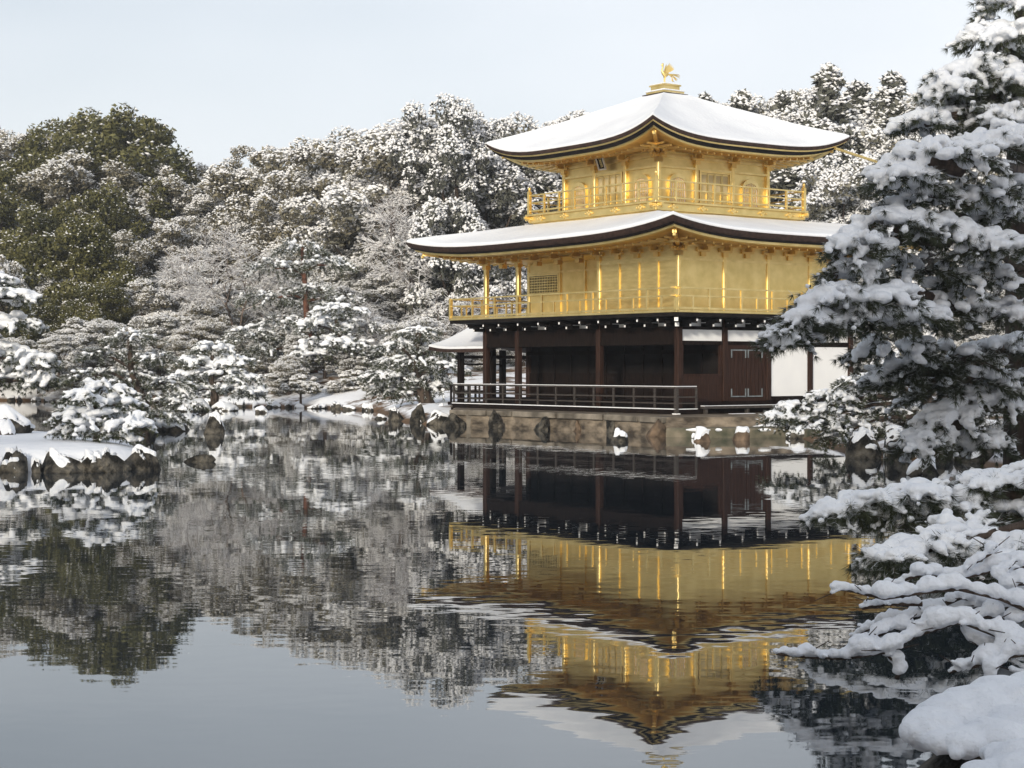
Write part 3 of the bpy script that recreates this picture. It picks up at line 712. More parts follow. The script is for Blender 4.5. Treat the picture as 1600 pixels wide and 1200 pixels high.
# bird faces left in the picture: +x here is its front, turned to world -X
BV = [(0, 0, .46), (.10, 0, .50), (.155, 0, .58), (.15, 0, .68), (.115, 0, .77), (.13, 0, .86), (.20, 0, .855), (.10, 0, .95),
      (-.10, 0, .46), (-.18, 0, .49), (.02, .05, .34), (.035, .05, .18), (.02, .05, .02), (.09, .05, .0), (.02, -.05, .34), (.035, -.05, .18), (.02, -.05, .02), (.09, -.05, .0), (.155, 0, .93)]
BE = [(0, 1), (1, 2), (2, 3), (3, 4), (4, 5), (5, 6), (5, 7), (0, 8), (8, 9), (0, 10), (10, 11), (11, 12), (12, 13), (0, 14), (14, 15), (15, 16), (16, 17), (5, 18)]
BR = [.10, .095, .062, .042, .036, .055, .018, .03, .085, .05, .035, .02, .018, .014, .035, .02, .018, .014, .022]
brz = math.pi - RZ + R_(20)
bird = skin('phoenix_statue', BV, BE, BR, GOLDB, pav, 2, (C3[0], C3[1], 13.40), brz)
bird.scale = (.86, .86, .9)
for s in (-1, 1):                              # raised wings of overlapping feathers
    wg = MB()
    for k in range(6):
        f = k / 5; root = Vector((.02 - .12 * f, s * .08, .53)); ln = .46 - .1 * f
        d_ = Vector((-.42 - .5 * f, s * .22, 1.0 - .45 * f)).normalized(); tip = root + d_ * ln
        sdv = d_.cross(Vector((0, s, 0))).normalized() * .036; th = Vector((0, .01 * s, 0))
        m1 = root.lerp(tip, .65)
        vs = [root - sdv * .7, root + sdv * .7, m1 + sdv, tip, m1 - sdv]
        vs = [v + th for v in vs] + [v - th for v in vs]
        wg.add(vs, [(0, 1, 2, 3, 4), (9, 8, 7, 6, 5)] + [(i, (i + 1) % 5, (i + 1) % 5 + 5, i + 5) for i in range(5)])
    wg.build('wing', GOLDB, bird)
tf = MB()
for k in range(9):
    f = k / 8; sp_ = (k % 3 - 1) * .07
    p0 = Vector((-.15, sp_ * .3, .48)); ang = R_(8 + 58 * f)      # a fan of plumes falling behind
    p1 = p0 + Vector((-math.cos(ang * .7), sp_, .12 - math.sin(ang * .7))) * .24; p2 = p0 + Vector((-math.cos(ang), sp_ * 1.2, .16 - math.sin(ang))) * (.56 - .16 * f); p3 = p2 + Vector((-.09 + .03 * f, 0, -.05))
    tf.tube([p0, p1, p2, p3], [.016, .022, .016, .005], 6)
tf.build('tail', GOLDB, bird)

# ---- the open fishing deck on the far left side
sos = empty('fishing_deck', tuple(loc2w(2.1, 13.4, 0)), RZ, 'small open sided deck house with snowy gable roof left of the golden pavilion', 'deck house')
def sl(mb):                                    # pavilion coordinates -> deck house coordinates
    mb.v = [(x - 2.1, y - 13.4, z) for x, y, z in mb.v]; return mb
for X in (1.0, 3.2):
    for Y in (12.6, 14.9):
        sl(MB().box(X - .11, X + .11, Y - .11, Y + .11, -.3, 3.0)).build('column', WOOD, sos)
sl(MB().box(.6, 3.6, 12.0, 15.3, .66, .8)).build('floor', WOOD, sos)
sl(MB().box(.92, 1.08, 12.2, 15.2, 2.62, 2.75).box(3.12, 3.28, 12.2, 15.2, 2.62, 2.75).box(1.08, 3.12, 14.82, 14.98, 2.63, 2.76).box(1.08, 3.12, 14.85, 14.95, 2.35, 2.42)).build('beam', WOOD, sos)
rr = MB()
for z in (1.5, 1.25, .95):
    rr.beam((.7, 12.7, z), (.7, 15.2, z), .06, .05); rr.beam((.7, 15.2, z), (3.5, 15.2, z), .06, .05); rr.beam((3.5, 15.2, z), (3.5, 12.7, z), .06, .05)
ro_ = sl(rr).build('railing', WOOD, sos)
for X, Y in ((.7, 15.2), (1.6, 15.2), (2.6, 15.2), (3.5, 15.2), (.7, 14.3), (.7, 13.4), (3.5, 14.2), (3.5, 13.4)):
    sl(MB().box(X - .035, X + .035, Y - .035, Y + .035, .8, 1.48)).build('rail_post', WOOD, ro_)
def gable(dz, over, mat, nm, parent, thick):
    mb = MB(); rt = []; rb = []
    for f in np.linspace(-1, 1, 17):
        x = 2.1 + f * (2.1 + over); z = 3.02 + .78 * (1 - abs(f)) ** 1.35
        rt.append((x, z))
    rgs = []
    for yk in np.linspace(0, 1, 9):
        y = 11.7 + (15.85 + over - 11.7) * yk
        lift = .12 * max(0, (yk - .6) / .4) ** 2
        rgs.append([(x, y, z + lift + dz) for x, z in rt] + [(x, y, z + lift + dz - thick) for x, z in rt[::-1]])
    mb.loft(rgs); n = len(rgs[0])
    mb.add(rgs[-1], [tuple(range(n))]); mb.add(rgs[0], [tuple(range(n - 1, -1, -1))])
    return sl(mb).build(nm, mat, parent)
rf_ = gable(0, 0, BARKR, 'roof', sos, .14)
gable(.1, -.03, SNOWR, 'snow_cover', rf_, .098)

# ------------------------------------------------------------------ boulders
def boulder(px, py, wpx, hpx, snow=.5, mat=ROCK, label='', depth=None, seed=0, group=None, z0=-.15, snowmat=SNOW, pointy=1.0):
    base = W(px, py) if depth is None else Vector(((px - 800) / F * depth, depth, EYE - (py - HZ) * depth / F))
    d = base.y; wd = wpx * d / F / 2; hh = hpx * d / F
    rg = np.random.default_rng(seed + int(px * 7 + py))
    root = empty('boulder', tuple(base), rg.uniform(0, 6.28), label, 'rock', group)
    me = ico(4); V = me[0].copy()
    ph = rg.uniform(0, 6.28, 12); fr = rg.normal(0, 1.6, (6, 3))
    def disp(V): return 1 + sum(.1 * np.sin(V @ fr[k] * 1.5 + ph[k]) for k in range(6)) 
    dsp = disp(V) + .03 * np.sin(V @ fr[0] * 12 + ph[3]) * np.sin(V @ fr[5] * 10 + ph[4]) + .06 * np.sin(V @ fr[3] * 4 + ph[8]) + .035 * np.sin(V @ fr[4] * 7 + ph[9]); planes = rg.normal(0, 1, (11, 3)); planes /= np.linalg.norm(planes, axis=1)[:, None]
    V = V * dsp[:, None]
    for pl in planes:                           # chip flat faces
        dd = V @ pl - rg.uniform(.5, .95); V = V - np.maximum(dd, 0)[:, None] * pl * .85
    up = np.maximum(V[:, 2], 0)
    V[:, :2] *= (1 - .25 * pointy * up)[:, None]
    zt = V[:, 2].max()
    V[:, 2] = np.where(V[:, 2] > 0, V[:, 2] / zt * hh, V[:, 2] * .3)
    V[:, 0] += rg.uniform(-.3, .3) * up; V[:, 1] += rg.uniform(-.2, .2) * up
    V[:, 0] *= wd; V[:, 1] *= wd * .85
    ob = link('rock', np_mesh('rock', V, me[1]), mat, root, smooth=True)
    if snow > 0:
        S = V.copy(); f = me[1]
        nrm = np.zeros_like(S); a = S[f[:, 1]] - S[f[:, 0]]; b = S[f[:, 2]] - S[f[:, 0]]; c = np.cross(a, b)
        for k in range(3): np.add.at(nrm, f[:, k], c)
        nrm /= np.linalg.norm(nrm, axis=1)[:, None] + 1e-9
        wob = .2 * np.sin(V @ fr[1] * 9 / max(wd, .2) * .3 + ph[2]) + .18 * np.sin(V @ fr[2] * 2.2 / max(wd, .2) + ph[5])
        k_ = np.clip((nrm[:, 2] - (1 - snow) + .6 * wob * min(1, wpx / 70) + .5 * (S[:, 2] / hh - .55)) * 4, -.8, 1)
        th = (.035 + .055 * wd)
        S = S + nrm * (k_ * th)[:, None] * .8; S[:, 2] += np.maximum(k_, 0) * th * .7
        link('snow_cap', np_mesh('snow_cap', S, f), snowmat, root, smooth=True)
    return root
_ico = {}
def ico(n):
    if n in _ico: return _ico[n]
    t = (1 + 5 ** .5) / 2
    v = [(-1, t, 0), (1, t, 0), (-1, -t, 0), (1, -t, 0), (0, -1, t), (0, 1, t), (0, -1, -t), (0, 1, -t), (t, 0, -1), (t, 0, 1), (-t, 0, -1), (-t, 0, 1)]
    f = [(0, 11, 5), (0, 5, 1), (0, 1, 7), (0, 7, 10), (0, 10, 11), (1, 5, 9), (5, 11, 4), (11, 10, 2), (10, 7, 6), (7, 1, 8), (3, 9, 4), (3, 4, 2), (3, 2, 6), (3, 6, 8), (3, 8, 9), (4, 9, 5), (2, 4, 11), (6, 2, 10), (8, 6, 7), (9, 8, 1)]
    v = [Vector(a).normalized() for a in v]
    for _ in range(n):
        c = {}; nf = []
        def mid(a, b):
            k = (min(a, b), max(a, b))
            if k not in c: v.append(((v[a] + v[b]) / 2).normalized()); c[k] = len(v) - 1
            return c[k]
        for a, b, d in f:
            x, y, z = mid(a, b), mid(b, d), mid(d, a); nf += [(a, x, z), (b, y, x), (d, z, y), (x, y, z)]
        f = nf
    _ico[n] = (np.array([tuple(a) for a in v]), np.array(f)); return _ico[n]

# ------------------------------------------------------------------ snow and foliage generators
def bake(o, mat=None):
    dg = bpy.context.evaluated_depsgraph_get(); ev = o.evaluated_get(dg)
    nm = bpy.data.meshes.new_from_object(ev); o.modifiers.clear(); o.data = nm
    if not nm.materials and mat: nm.materials.append(mat)
    nm.polygons.foreach_set('use_smooth', [True] * len(nm.polygons)); return o
def blobs_mesh(C, Rd, sub=1):                  # C (n,3), Rd (n,3)
    V, Fc = ico(sub); n = len(C); k = len(V)
    VV = (V[None] * Rd[:, None, :] + C[:, None, :]).reshape(-1, 3)
    FF = (Fc[None] + (np.arange(n) * k)[:, None, None]).reshape(-1, 3)
    return VV, FF
def snow_lumps(name, C, Rd, voxel, mat, parent, smooth=3, noise=.0, nsize=.1):
    VV, FF = blobs_mesh(np.asarray(C), np.asarray(Rd), 1)
    o = link(name, np_mesh(name, VV, FF), mat, parent)
    m_ = o.modifiers.new('remesh', 'REMESH'); m_.mode = 'VOXEL'; m_.voxel_size = voxel
    if noise:
        tx = bpy.data.textures.new('lumps', 'CLOUDS'); tx.noise_scale = nsize; tx.noise_depth = 2
        dm = o.modifiers.new('disp', 'DISPLACE'); dm.texture = tx; dm.strength = noise; dm.mid_level = .5
    if smooth:
        s_ = o.modifiers.new('smooth', 'SMOOTH'); s_.iterations = smooth; s_.factor = .5
    return bake(o, mat)
def needles_mesh(T, D, n, ln, wd, rng, spread=1.0, droop=.0):
    """T tuft points (m,3), D tuft directions (m,3): n thin needles per tuft"""
    m = len(T); T = np.repeat(T, n, 0); D = np.repeat(D, n, 0)
    r = rng.normal(0, 1, (m * n, 3)); r /= np.linalg.norm(r, axis=1)[:, None]
    d = D + r * spread; d[:, 2] -= droop; d /= np.linalg.norm(d, axis=1)[:, None]
    s = np.cross(d, rng.normal(0, 1, (m * n, 3))); s /= np.linalg.norm(s, axis=1)[:, None]
    l_ = (ln * rng.uniform(.65, 1.15, (m * n, 1)))
    a = T + s * wd; b = T - s * wd; c = T + d * l_
    V = np.stack([a, b, c], 1).reshape(-1, 3)
    return V, np.arange(m * n * 3).reshape(-1, 3)

def pine(name, root_loc, label, trunk_pts, trunk_r, pads, rng, twig_len=.5, twigs=40, tuft_n=22, needle=.13, nw=.004, snow_r=.08, voxel=.03, snow_p=.8, group=None,
         tmat=TRUNK, tufts_per=4, snow_noise=.03, dens=1.0, cat='pine tree', thick=.5, flat=.7, nmat=NEED, branch_snow=True, frost=.28, plate=40, low_snow=.7):
    """pads: (centre, reach, attach point) in world coordinates; fans of drooping twigs carrying needles below and snow above"""
    root = empty(name, root_loc, 0, label, cat, group); o = np.array(root_loc)
    tb = MB()
    if trunk_pts:
        n = len(trunk_pts); tb.tube([Vector(p) - Vector(root_loc) for p in trunk_pts], [trunk_r * (1 - .65 * i / (n - 1)) for i in range(n)], 10)
    T = []; D = []; C = []; Rr = []
    for pad in pads:
        c, rad, att = np.array(pad[0], float), np.array(pad[1], float), pad[2]
        sp_ = pad[3] if len(pad) > 3 else snow_p; mult = pad[4] if len(pad) > 4 else 1.0
        if att is not None:
            a = np.array(att, float); mid_ = (a + c) / 2 + rng.normal(0, .06, 3) * np.linalg.norm(c - a) + np.array([0, 0, .04 * np.linalg.norm(c - a)])
            L_ = np.linalg.norm(c - a); r0 = max(.015, trunk_r * .32)
            tb.tube([Vector(a - o), Vector(mid_ - o), Vector(c - o - np.array([0, 0, rad[2] * .3]))], [r0, r0 * .7, r0 * .4], 7)
            if branch_snow:
                for f in np.linspace(.15, .95, max(3, int(L_ / (snow_r * 1.2)))):
                    if rng.random() < .8:
                        q_ = (a * (1 - f) ** 2 + 2 * f * (1 - f) * mid_ + c * f ** 2) + np.array([0, 0, r0 * .7 + snow_r * .15])
                        s_ = snow_r * rng.uniform(.5, .9); C.append(q_); Rr.append((s_, s_, s_ * .7))
        if plate:
            for k in range(int(plate * sp_ * mult)):
                th = rng.uniform(0, 6.28); rr_ = math.sqrt(rng.uniform(0, 1)); s_ = snow_r * rng.uniform(.8, 1.9)
                if math.sin(c[0] * 3 + rr_ * math.cos(th) * 5) * math.sin(c[1] * 2 + rr_ * math.sin(th) * 5.5) < -.25: continue
                C.append(c + np.array([math.cos(th) * rad[0] * rr_ * .95, math.sin(th) * rad[1] * rr_ * .95, rad[2] * (.75 * (1 - rr_ ** 2) - .1) + rng.normal(0, .18) * rad[2]])); Rr.append((s_ * 1.15, s_ * 1.15, s_ * .62))
        nt_ = int(twigs * mult)
        for k in range(nt_):
            # twig root inside the pad, running outwards and drooping at the rim
            th = rng.uniform(0, 2 * math.pi); rr_ = math.sqrt(rng.uniform(0, 1))
            dirh = np.array([math.cos(th), math.sin(th), 0])
            base = c + dirh * rad * rr_ * .75 + np.array([0, 0, rad[2] * (1 - rr_ ** 2) * rng.uniform(.2, 1.0) - rad[2] * .3])
            dr = dirh * rng.uniform(.5, 1) + rng.normal(0, .3, 3); dr[2] = rng.uniform(.0, .45) - .55 * rr_
            dr /= np.linalg.norm(dr)
            ln = twig_len * rng.uniform(.6, 1.2)
            p = base.copy(); st = ln / tufts_per; rb = rng.uniform(.7, 1.25)
            tb_pts = [Vector(p - o)]
            snowy = rng.random() < sp_ * (1.15 if base[2] > c[2] + .05 * rad[2] else low_snow)
            for j in range(tufts_per):
                p = p + dr * st; dr = dr + np.array([0, 0, -.10]); dr /= np.linalg.norm(dr)
                T.append(p.copy()); D.append(dr.copy())
                if snowy and (j < 3 or rng.random() < .6):
                    s_ = snow_r * rb * (1.05 - .14 * j) * rng.uniform(.55, 1.3)
                    C.append(p + np.array([0, 0, s_ * .45]) + rng.normal(0, .22 * s_, 3)); Rr.append((s_, s_, s_ * flat))
                    if rng.random() < .7:
                        s3 = s_ * rng.uniform(.3, .6); C.append(p + rng.normal(0, .6 * s_, 3) + np.array([0, 0, .3 * s_])); Rr.append((s3, s3, s3 * flat))
            tb_pts.append(Vector(p - o))
            if k % 3 == 0: tb.tube(tb_pts, [.008 + .01 * trunk_r, .004], 4, cap=False)
    tb.build('trunk', tmat, root, smooth=True)
    V, Fc = needles_mesh(np.array(T) - o, np.array(D), tuft_n, needle, nw, rng, spread=.95, droop=.25)
    V3 = V.reshape(-1, 3, 3); fm = rng.random(len(V3)) < np.clip(frost + .5 * (V3[:, 2, 2] - V3[:, 0, 2]) / needle, 0, .9)
    for nm, sel, mt in (('needles', ~fm, nmat), ('frosted_needles', fm, FROST)):
        q_ = V3[sel].reshape(-1, 3); link(nm, np_mesh(nm, q_, np.arange(len(q_)).reshape(-1, 3)), mt, root)
    if C: snow_lumps('snow_load', np.array(C) - o, np.array(Rr), voxel, SNOW, root, 2, snow_noise, snow_r * .9)
    return root

def cards(C, Nn, size, rng, aspect=.6):        # rhombic leaf faces at C facing about Nn
    m = len(C); t = rng.normal(0, 1, (m, 3)); t -= (t * Nn).sum(1)[:, None] * Nn; t /= np.linalg.norm(t, axis=1)[:, None] + 1e-9
    b = np.cross(Nn, t); s = size * rng.uniform(.6, 1.3, (m, 1)); k = rng.uniform(.35, .65, (m, 1))
    bend = Nn * s * rng.uniform(-.25, .25, (m, 1))
    V = np.stack([C - t * s, C + b * s * aspect * k * 1.4 + bend, C + t * s, C - b * s * aspect * k * 1.4 + bend], 1).reshape(-1, 3)
    return V, np.arange(m * 4).reshape(-1, 4)
OCT = np.array([(1, 0, 0), (0, 1, 0), (-1, 0, 0), (0, -1, 0), (0, 0, 1), (0, 0, -1)], float)
OCTF = np.array([(0, 1, 4), (1, 2, 4), (2, 3, 4), (3, 0, 4), (1, 0, 5), (2, 1, 5), (3, 2, 5), (0, 3, 5)])
def flakes(C, size, rng, flat=.55, tiltn=None):
    m = len(C); th = rng.uniform(0, 6.28, m); c, s = np.cos(th), np.sin(th)
    V = OCT[None] * (size * rng.uniform(.55, 1.35, (m, 1, 1))) * np.stack([rng.uniform(.8, 1.6, m), rng.uniform(.6, 1.0, m), rng.uniform(.7, 1.2, m) * flat], 1)[:, None, :]
    V = V + rng.normal(0, .12 * size, V.shape)
    x = V[..., 0] * c[:, None] - V[..., 1] * s[:, None]; y = V[..., 0] * s[:, None] + V[..., 1] * c[:, None]
    tx = rng.normal(0, .35, m); z = V[..., 2] + x * tx[:, None]
    V = np.stack([x, y, z], -1) + C[:, None, :]
    return V.reshape(-1, 3), (OCTF[None] + (np.arange(m) * 6)[:, None, None]).reshape(-1, 3)

def tree_proto(kind, seed):
    """unit trees about 10 m tall; returns {part: mesh}"""
    rng = np.random.default_rng(seed); H = 10.0
    clumps = []; tb = MB()
    if kind == 'conifer':
        for k in range(210):
            z = 1.2 + 8.7 * rng.random() ** 1.1; rmax = 2.7 * (1 - (z - 1.0) / 9.0) ** .95 + .06
            th = rng.uniform(0, 6.28); r = rmax * rng.uniform(.45, 1.08)
            clumps.append((r * math.cos(th), r * math.sin(th), z - .1 * r, rng.uniform(.35, .6) * (.45 + .6 * (1 - z / 10))))
        leaf, lsz, npc, snc, ssz, flat = LEAFC, .14, 160, 66, .09, .5
        tb.tube([(0, 0, -1), (0.05, 0, 5), (0, .05, 9.8)], [.28, .17, .03], 7)
    else:
        lobes = []
        nl = int(rng.integers(9, 14)) if kind != 'shrub' else 5
        for k in range(nl):
            th = k * 2.4 + rng.uniform(-.4, .4); r = rng.uniform(.7, 2.5) if k else 0
            z = 10 - rng.uniform(1.8, 8.4) if k else 7.8
            if kind == 'shrub': z = rng.uniform(3.0, 6.5)
            lobes.append(np.array([r * math.cos(th), r * math.sin(th), z, rng.uniform(.95, 2.2)]))
            tb.tube([(0, 0, 1.5 + .2 * k), (r * .4 * math.cos(th), r * .4 * math.sin(th), z * .62), (r * math.cos(th), r * math.sin(th), z)], [.14, .09, .03], 6)
        for lb in lobes:
            for k in range(int(6 + 4 * lb[3] ** 1.8)):
                v = rng.normal(0, 1, 3); v /= np.linalg.norm(v); v[2] = v[2] * .8 + .1
                q_ = lb[:3] + v * lb[3] * rng.uniform(.65, 1.1)
                clumps.append((q_[0], q_[1], min(q_[2], 9.8), rng.uniform(.28, .72)))
        tb.tube([(0, 0, -1), (.08, -.05, 3.5), (0, .1, 7)], [.3, .2, .06], 7)
        if kind == 'green': leaf, lsz, npc, snc, ssz, flat = LEAFG, .14, 160, 8, .085, .5
        elif kind == 'brown': leaf, lsz, npc, snc, ssz, flat = LEAFB, .13, 140, 66, .085, .5
        elif kind == 'snowy': leaf, lsz, npc, snc, ssz, flat = LEAFD, .13, 115, 115, .095, .55
        elif kind == 'mixed': leaf, lsz, npc, snc, ssz, flat = LEAFB, .13, 120, 100, .09, .55
        elif kind == 'shrub': leaf, lsz, npc, snc, ssz, flat = LEAFD, .24, 130, 52, .2, .55
        elif kind == 'pinewood': leaf, lsz, npc, snc, ssz, flat = LEAFC, .13, 120, 105, .095, .5
    LC = []; LN = []; SC_ = []
    for (x, y, z, r) in clumps:
        n = int(npc * (r / .6) ** 1.5); v = rng.normal(0, 1, (n, 3)); v /= np.linalg.norm(v, axis=1)[:, None]
        rad = r * rng.uniform(.55, 1.12, (n, 1)); q_ = np.array([x, y, z]) + v * rad * np.array([1.1, 1.1, .92]); LC.append(q_)
        nn = v * .6 + rng.normal(0, .7, (n, 3)); nn /= np.linalg.norm(nn, axis=1)[:, None]; LN.append(nn)
        m = rng.poisson(snc * (r / .6) ** 1.5)
        if m:
            v = rng.normal(0, 1, (m, 3)); v[:, 2] = np.abs(v[:, 2]) * .9 - .12; v /= np.linalg.norm(v, axis=1)[:, None]
            SC_.append(np.array([x, y, z + .06]) + v * r * rng.uniform(.8, 1.15, (m, 1)) * np.array([1.1, 1.1, .95]))
    LC = np.concatenate(LC); LN = np.concatenate(LN); SC_ = np.concatenate(SC_)
    out = {}
    V, Fc = cards(LC, LN, lsz, rng); out['crown'] = np_mesh('crown', V, Fc); out['crown'].materials.append(leaf)
    V, Fc = flakes(SC_, ssz, rng, flat); me = np_mesh('snow', V, Fc); me.materials.append(SNOWL); out['snow'] = me
    me = bpy.data.meshes.new('trunk'); me.from_pydata(tb.v, [], tb.f); me.update(); me.materials.append(TRUNK); out['trunk'] = me
    return out
def bare_proto(seed, n_lv=7, spread=.6):
    rng = np.random.default_rng(seed); seg = []
    def grow(p, d, ln, r, lv):
        q_ = p + d * ln; seg.append((p, q_, r, r * .7))
        if lv == 0: return
        for k in range(3 if lv > 2 else 3):
            nd = d + rng.normal(0, spread, 3); nd[2] += .06; nd /= np.linalg.norm(nd)
            grow(p + d * ln * rng.uniform(.55, 1), nd, ln * rng.uniform(.6, .85), r * .62, lv - 1)
    grow(np.array([0, 0, -.8]), np.array([0, 0, 1.0]), 3.4, .13, n_lv + 1)
    a = np.array([s[0] for s in seg]); b = np.array([s[1] for s in seg]); ra = np.array([max(s[2], .006) for s in seg])[:, None]; rb = np.array([max(s[3], .004) for s in seg])[:, None]
    sc_ = 10.0 / b[:, 2].max(); a *= sc_; b *= sc_
    def prism(a, b, ra, rb, up):
        d = b - a; d /= np.linalg.norm(d, axis=1)[:, None]; s = np.cross(d, rng.normal(0, 1, d.shape)); s /= np.linalg.norm(s, axis=1)[:, None]; t = np.cross(d, s)
        vs = []
        for (p, r) in ((a, ra), (b, rb)):
            for k in range(3):
                ang = k * 2.0944; vs.append(p + (s * math.cos(ang) + t * math.sin(ang)) * r + np.array([0, 0, up]))
        V = np.stack(vs, 1).reshape(-1, 3); base = np.array([(0, 1, 4, 3), (1, 2, 5, 4), (2, 0, 3, 5)])
        return V, (base[None] + (np.arange(len(a)) * 6)[:, None, None]).reshape(-1, 4)
    out = {}
    V, Fc = prism(a, b, ra, rb, 0); me = np_mesh('branches', V, Fc); me.materials.append(TWIG); out['branches'] = me
    k = np.abs((b - a)[:, 2]) / np.linalg.norm(b - a, axis=1) < .8
    V, Fc = prism(a[k], b[k], ra[k] * .6 + .009, rb[k] * .6 + .007, .01); me = np_mesh('snow', V, Fc); me.materials.append(SNOWL); out['snow'] = me
    return out
PROTO = {'green': [tree_proto('green', 1), tree_proto('green', 2)], 'brown': [tree_proto('brown', 3), tree_proto('brown', 13), tree_proto('brown', 23)], 'snowy': [tree_proto('snowy', 4), tree_proto('snowy', 5), tree_proto('snowy', 6), tree_proto('snowy', 16)],
         'mixed': [tree_proto('mixed', 7), tree_proto('mixed', 17), tree_proto('mixed', 27)], 'conifer': [tree_proto('conifer', 8), tree_proto('conifer', 9)], 'shrub': [tree_proto('shrub', 10), tree_proto('shrub', 11)],
         'pinewood': [tree_proto('pinewood', 14), tree_proto('pinewood', 15)], 'bare': [bare_proto(21), bare_proto(22)]}
def plant(kind, name, x, y, z, h, wfac, rng, label, cat, group):
    root = empty(name, (x, y, z), rng.uniform(0, 6.28), label, cat, group)
    pr = PROTO[kind][rng.integers(len(PROTO[kind]))]; s = h / 10.0; sx = s * wfac
    root.scale = (sx, sx * rng.uniform(.9, 1.1), s)
    for nm, me in pr.items():
        link(nm, me, None, root)
    return root
# ------------------------------------------------------------------ rocks in and by the water
def rock(px, py, w_, h_, label, **k): return boulder(px, py, w_, h_, label=label, **k)
rock(333, 678, 36, 32, 'upright dark boulder with a white snow cap standing in the pond at left', snow=.55)
rock(346, 673, 20, 14, 'little dark stone leaning on the upright snow capped boulder in the pond', snow=.5)
rock(315, 722, 44, 13, 'low bare dark rock breaking the water in front of the snowy islet', snow=0, pointy=.5)
rock(411, 645, 24, 9, 'small flat stone with a snow dome far out near the opposite shore', snow=.75)
rock(968, 690, 28, 18, 'small black stone with a snow cap in the water below the veranda', snow=.55, pointy=.3, seed=23)
rock(1097, 690, 34, 20, 'snow topped stone in the water just right of the pavilion corner', snow=.6, mat=ROCKB)
rock(1084, 685, 8, 6, 'tiny snow ball stone beside a larger snow topped stone in the water', snow=.9)
rock(1160, 688, 33, 18, 'brown stone with patchy snow in the water in front of the stone step', snow=.5, mat=ROCKB)
rock(1246, 685, 38, 18, 'wide low stone with snow on top in the water under the pine branch', snow=.6)
rock(593, 655, 22, 6, 'flat dark stone at the water line left of the terrace boulders', snow=.2)
rock(619, 658, 28, 22, 'rounded mossy boulder with snow on its left shoulder near the shore pine', snow=.35)
rock(653, 661, 32, 30, 'tall mossy boulder at the foot of the shore pine', snow=.12)
rock(688, 664, 50, 20, 'low broad dark rock with a thin snow cover at the terrace end', snow=.45)
rock(690, 652, 18, 20, 'small snow covered stone behind the low rock at the terrace end', snow=.7, depth=77)
for px, py, w_, h_, lb, mt in ((775, 669, 26, 30, 'dark pointed stone leaning on the terrace wall under the left veranda', ROCK), (848, 672, 26, 22, 'low dark stone at the foot of the terrace wall near its middle', ROCK),
                          (957, 676.5, 30, 32, 'rounded dark stone against the terrace wall left of the pavilion corner', ROCK), (1025, 682, 38, 28, 'reddish brown triangular boulder at the pavilion terrace corner', ROCKB),
                          (905, 674, 22, 18, 'small brown stone at the foot of the terrace wall', ROCKB), (716, 667, 40, 22, 'broad dark boulder forming the left end of the terrace wall', ROCK)):
    rock(px, py, w_, h_, lb, snow=0, mat=mt)
# right bank
for px, py, w_, h_, lb, sn_ in ((1352, 716, 70, 44, 'mossy bank boulder at the water, leftmost of the right bank rocks', .3), (1405, 719, 90, 50, 'large dark bank rock under the drooping pine tips', .35),
                           (1466, 721, 80, 42, 'dark bank rock with patchy snow in the middle of the right bank', .4), (1525, 722, 84, 46, 'bank rock beside the big pine trunk', .4)):
    rock(px, py, w_, h_, lb, snow=sn_)
for px, py, w_, h_, lb in ((1385, 690, 60, 26, 'snow covered stone behind the bank rocks, left one'), (1435, 694, 54, 24, 'snow covered stone behind the bank rocks, middle one'), (1490, 696, 60, 26, 'snow covered stone behind the bank rocks, right one')):
    rock(px, py, w_, h_, lb, snow=.75, depth=46.5)
rock(1446, 742, 60, 30, 'pale snow covered stone above the low snowy pine branches', snow=.7, seed=9, pointy=.5)

# ------------------------------------------------------------------ left islet
isl = [W(-260, 742), W(-120, 741), W(0, 736), W(60, 737), W(120, 736), W(180, 735), W(228, 732), W(236, 724), W(222, 710), W(180, 702), W(90, 697), W(0, 694), W(-120, 692), W(-260, 694)]
ic = W(-60, 716)
tag(poly_loft(sub_poly(isl, .4, .08), [(0, -.3), (.15, .12), (.45, .36), (1.1, .46), (2.2, .52)], ic).build('islet', mat_noise('islet_snow', (0.8, 0.815, 0.85), (0.88, 0.89, 0.91), 2, .8, bump=.03, bscale=5), smooth=True), kind='structure')
for px, py, w_, h_, sn_, lb in ((22, 737, 74, 34, .2, 'dark rounded rock at the front left edge of the snowy islet'), (92, 738, 86, 32, .12, 'broad mossy rock in the middle of the islet front edge'), (160, 737, 92, 32, .15, 'long dark rock along the islet front under the snowy shrub pine'),
                           (216, 734, 58, 34, .25, 'dark rock at the right tip of the islet with snow on top'), (-45, 739, 80, 36, .2, 'dark rock at the far left end of the islet edge'), (60, 739, 26, 20, .3, 'small stone wedged between two islet edge rocks')):
    rock(px, py, w_, h_, lb, snow=sn_)
rock(18, 668, 62, 32, 'snow mantled boulder at the back left of the islet', snow=.75, depth=46)
rock(12, 676, 40, 18, 'lower snow lump stone in front of the mantled boulder on the islet', snow=.85, depth=45)

def pads_px(lst, d, zr=.42, dy=0.9, jit=.5, rng=RNG):
    out = []
    for it in lst:
        px, py, rx = it[:3]; dd = d + rng.uniform(-jit, jit); k = dd / F
        a = it[3] if len(it) > 3 else None
        extra = it[4:]
        out.append((tuple(P(px, py, dd)), (rx * k, rx * k * dy, rx * k * zr), tuple(P(a[0], a[1], d)) if a else None) + tuple(extra))
    return out
gz = lambda p, z: (p.x, p.y, z)
def pine_px(label, base, d, trunk, lst, tr, seed, zr=.42, jit=.5, dy=.9, z0=None, **k):
    rng = np.random.default_rng(seed); b = P(base[0], base[1], d)
    if z0 is not None: b.z = z0
    tp = [tuple(b)] + [tuple(P(x, y, d)) for x, y in trunk]
    return pine('pine_tree', tuple(b), label, tp, tr, pads_px(lst, d, zr, dy, jit, rng), rng, **k)

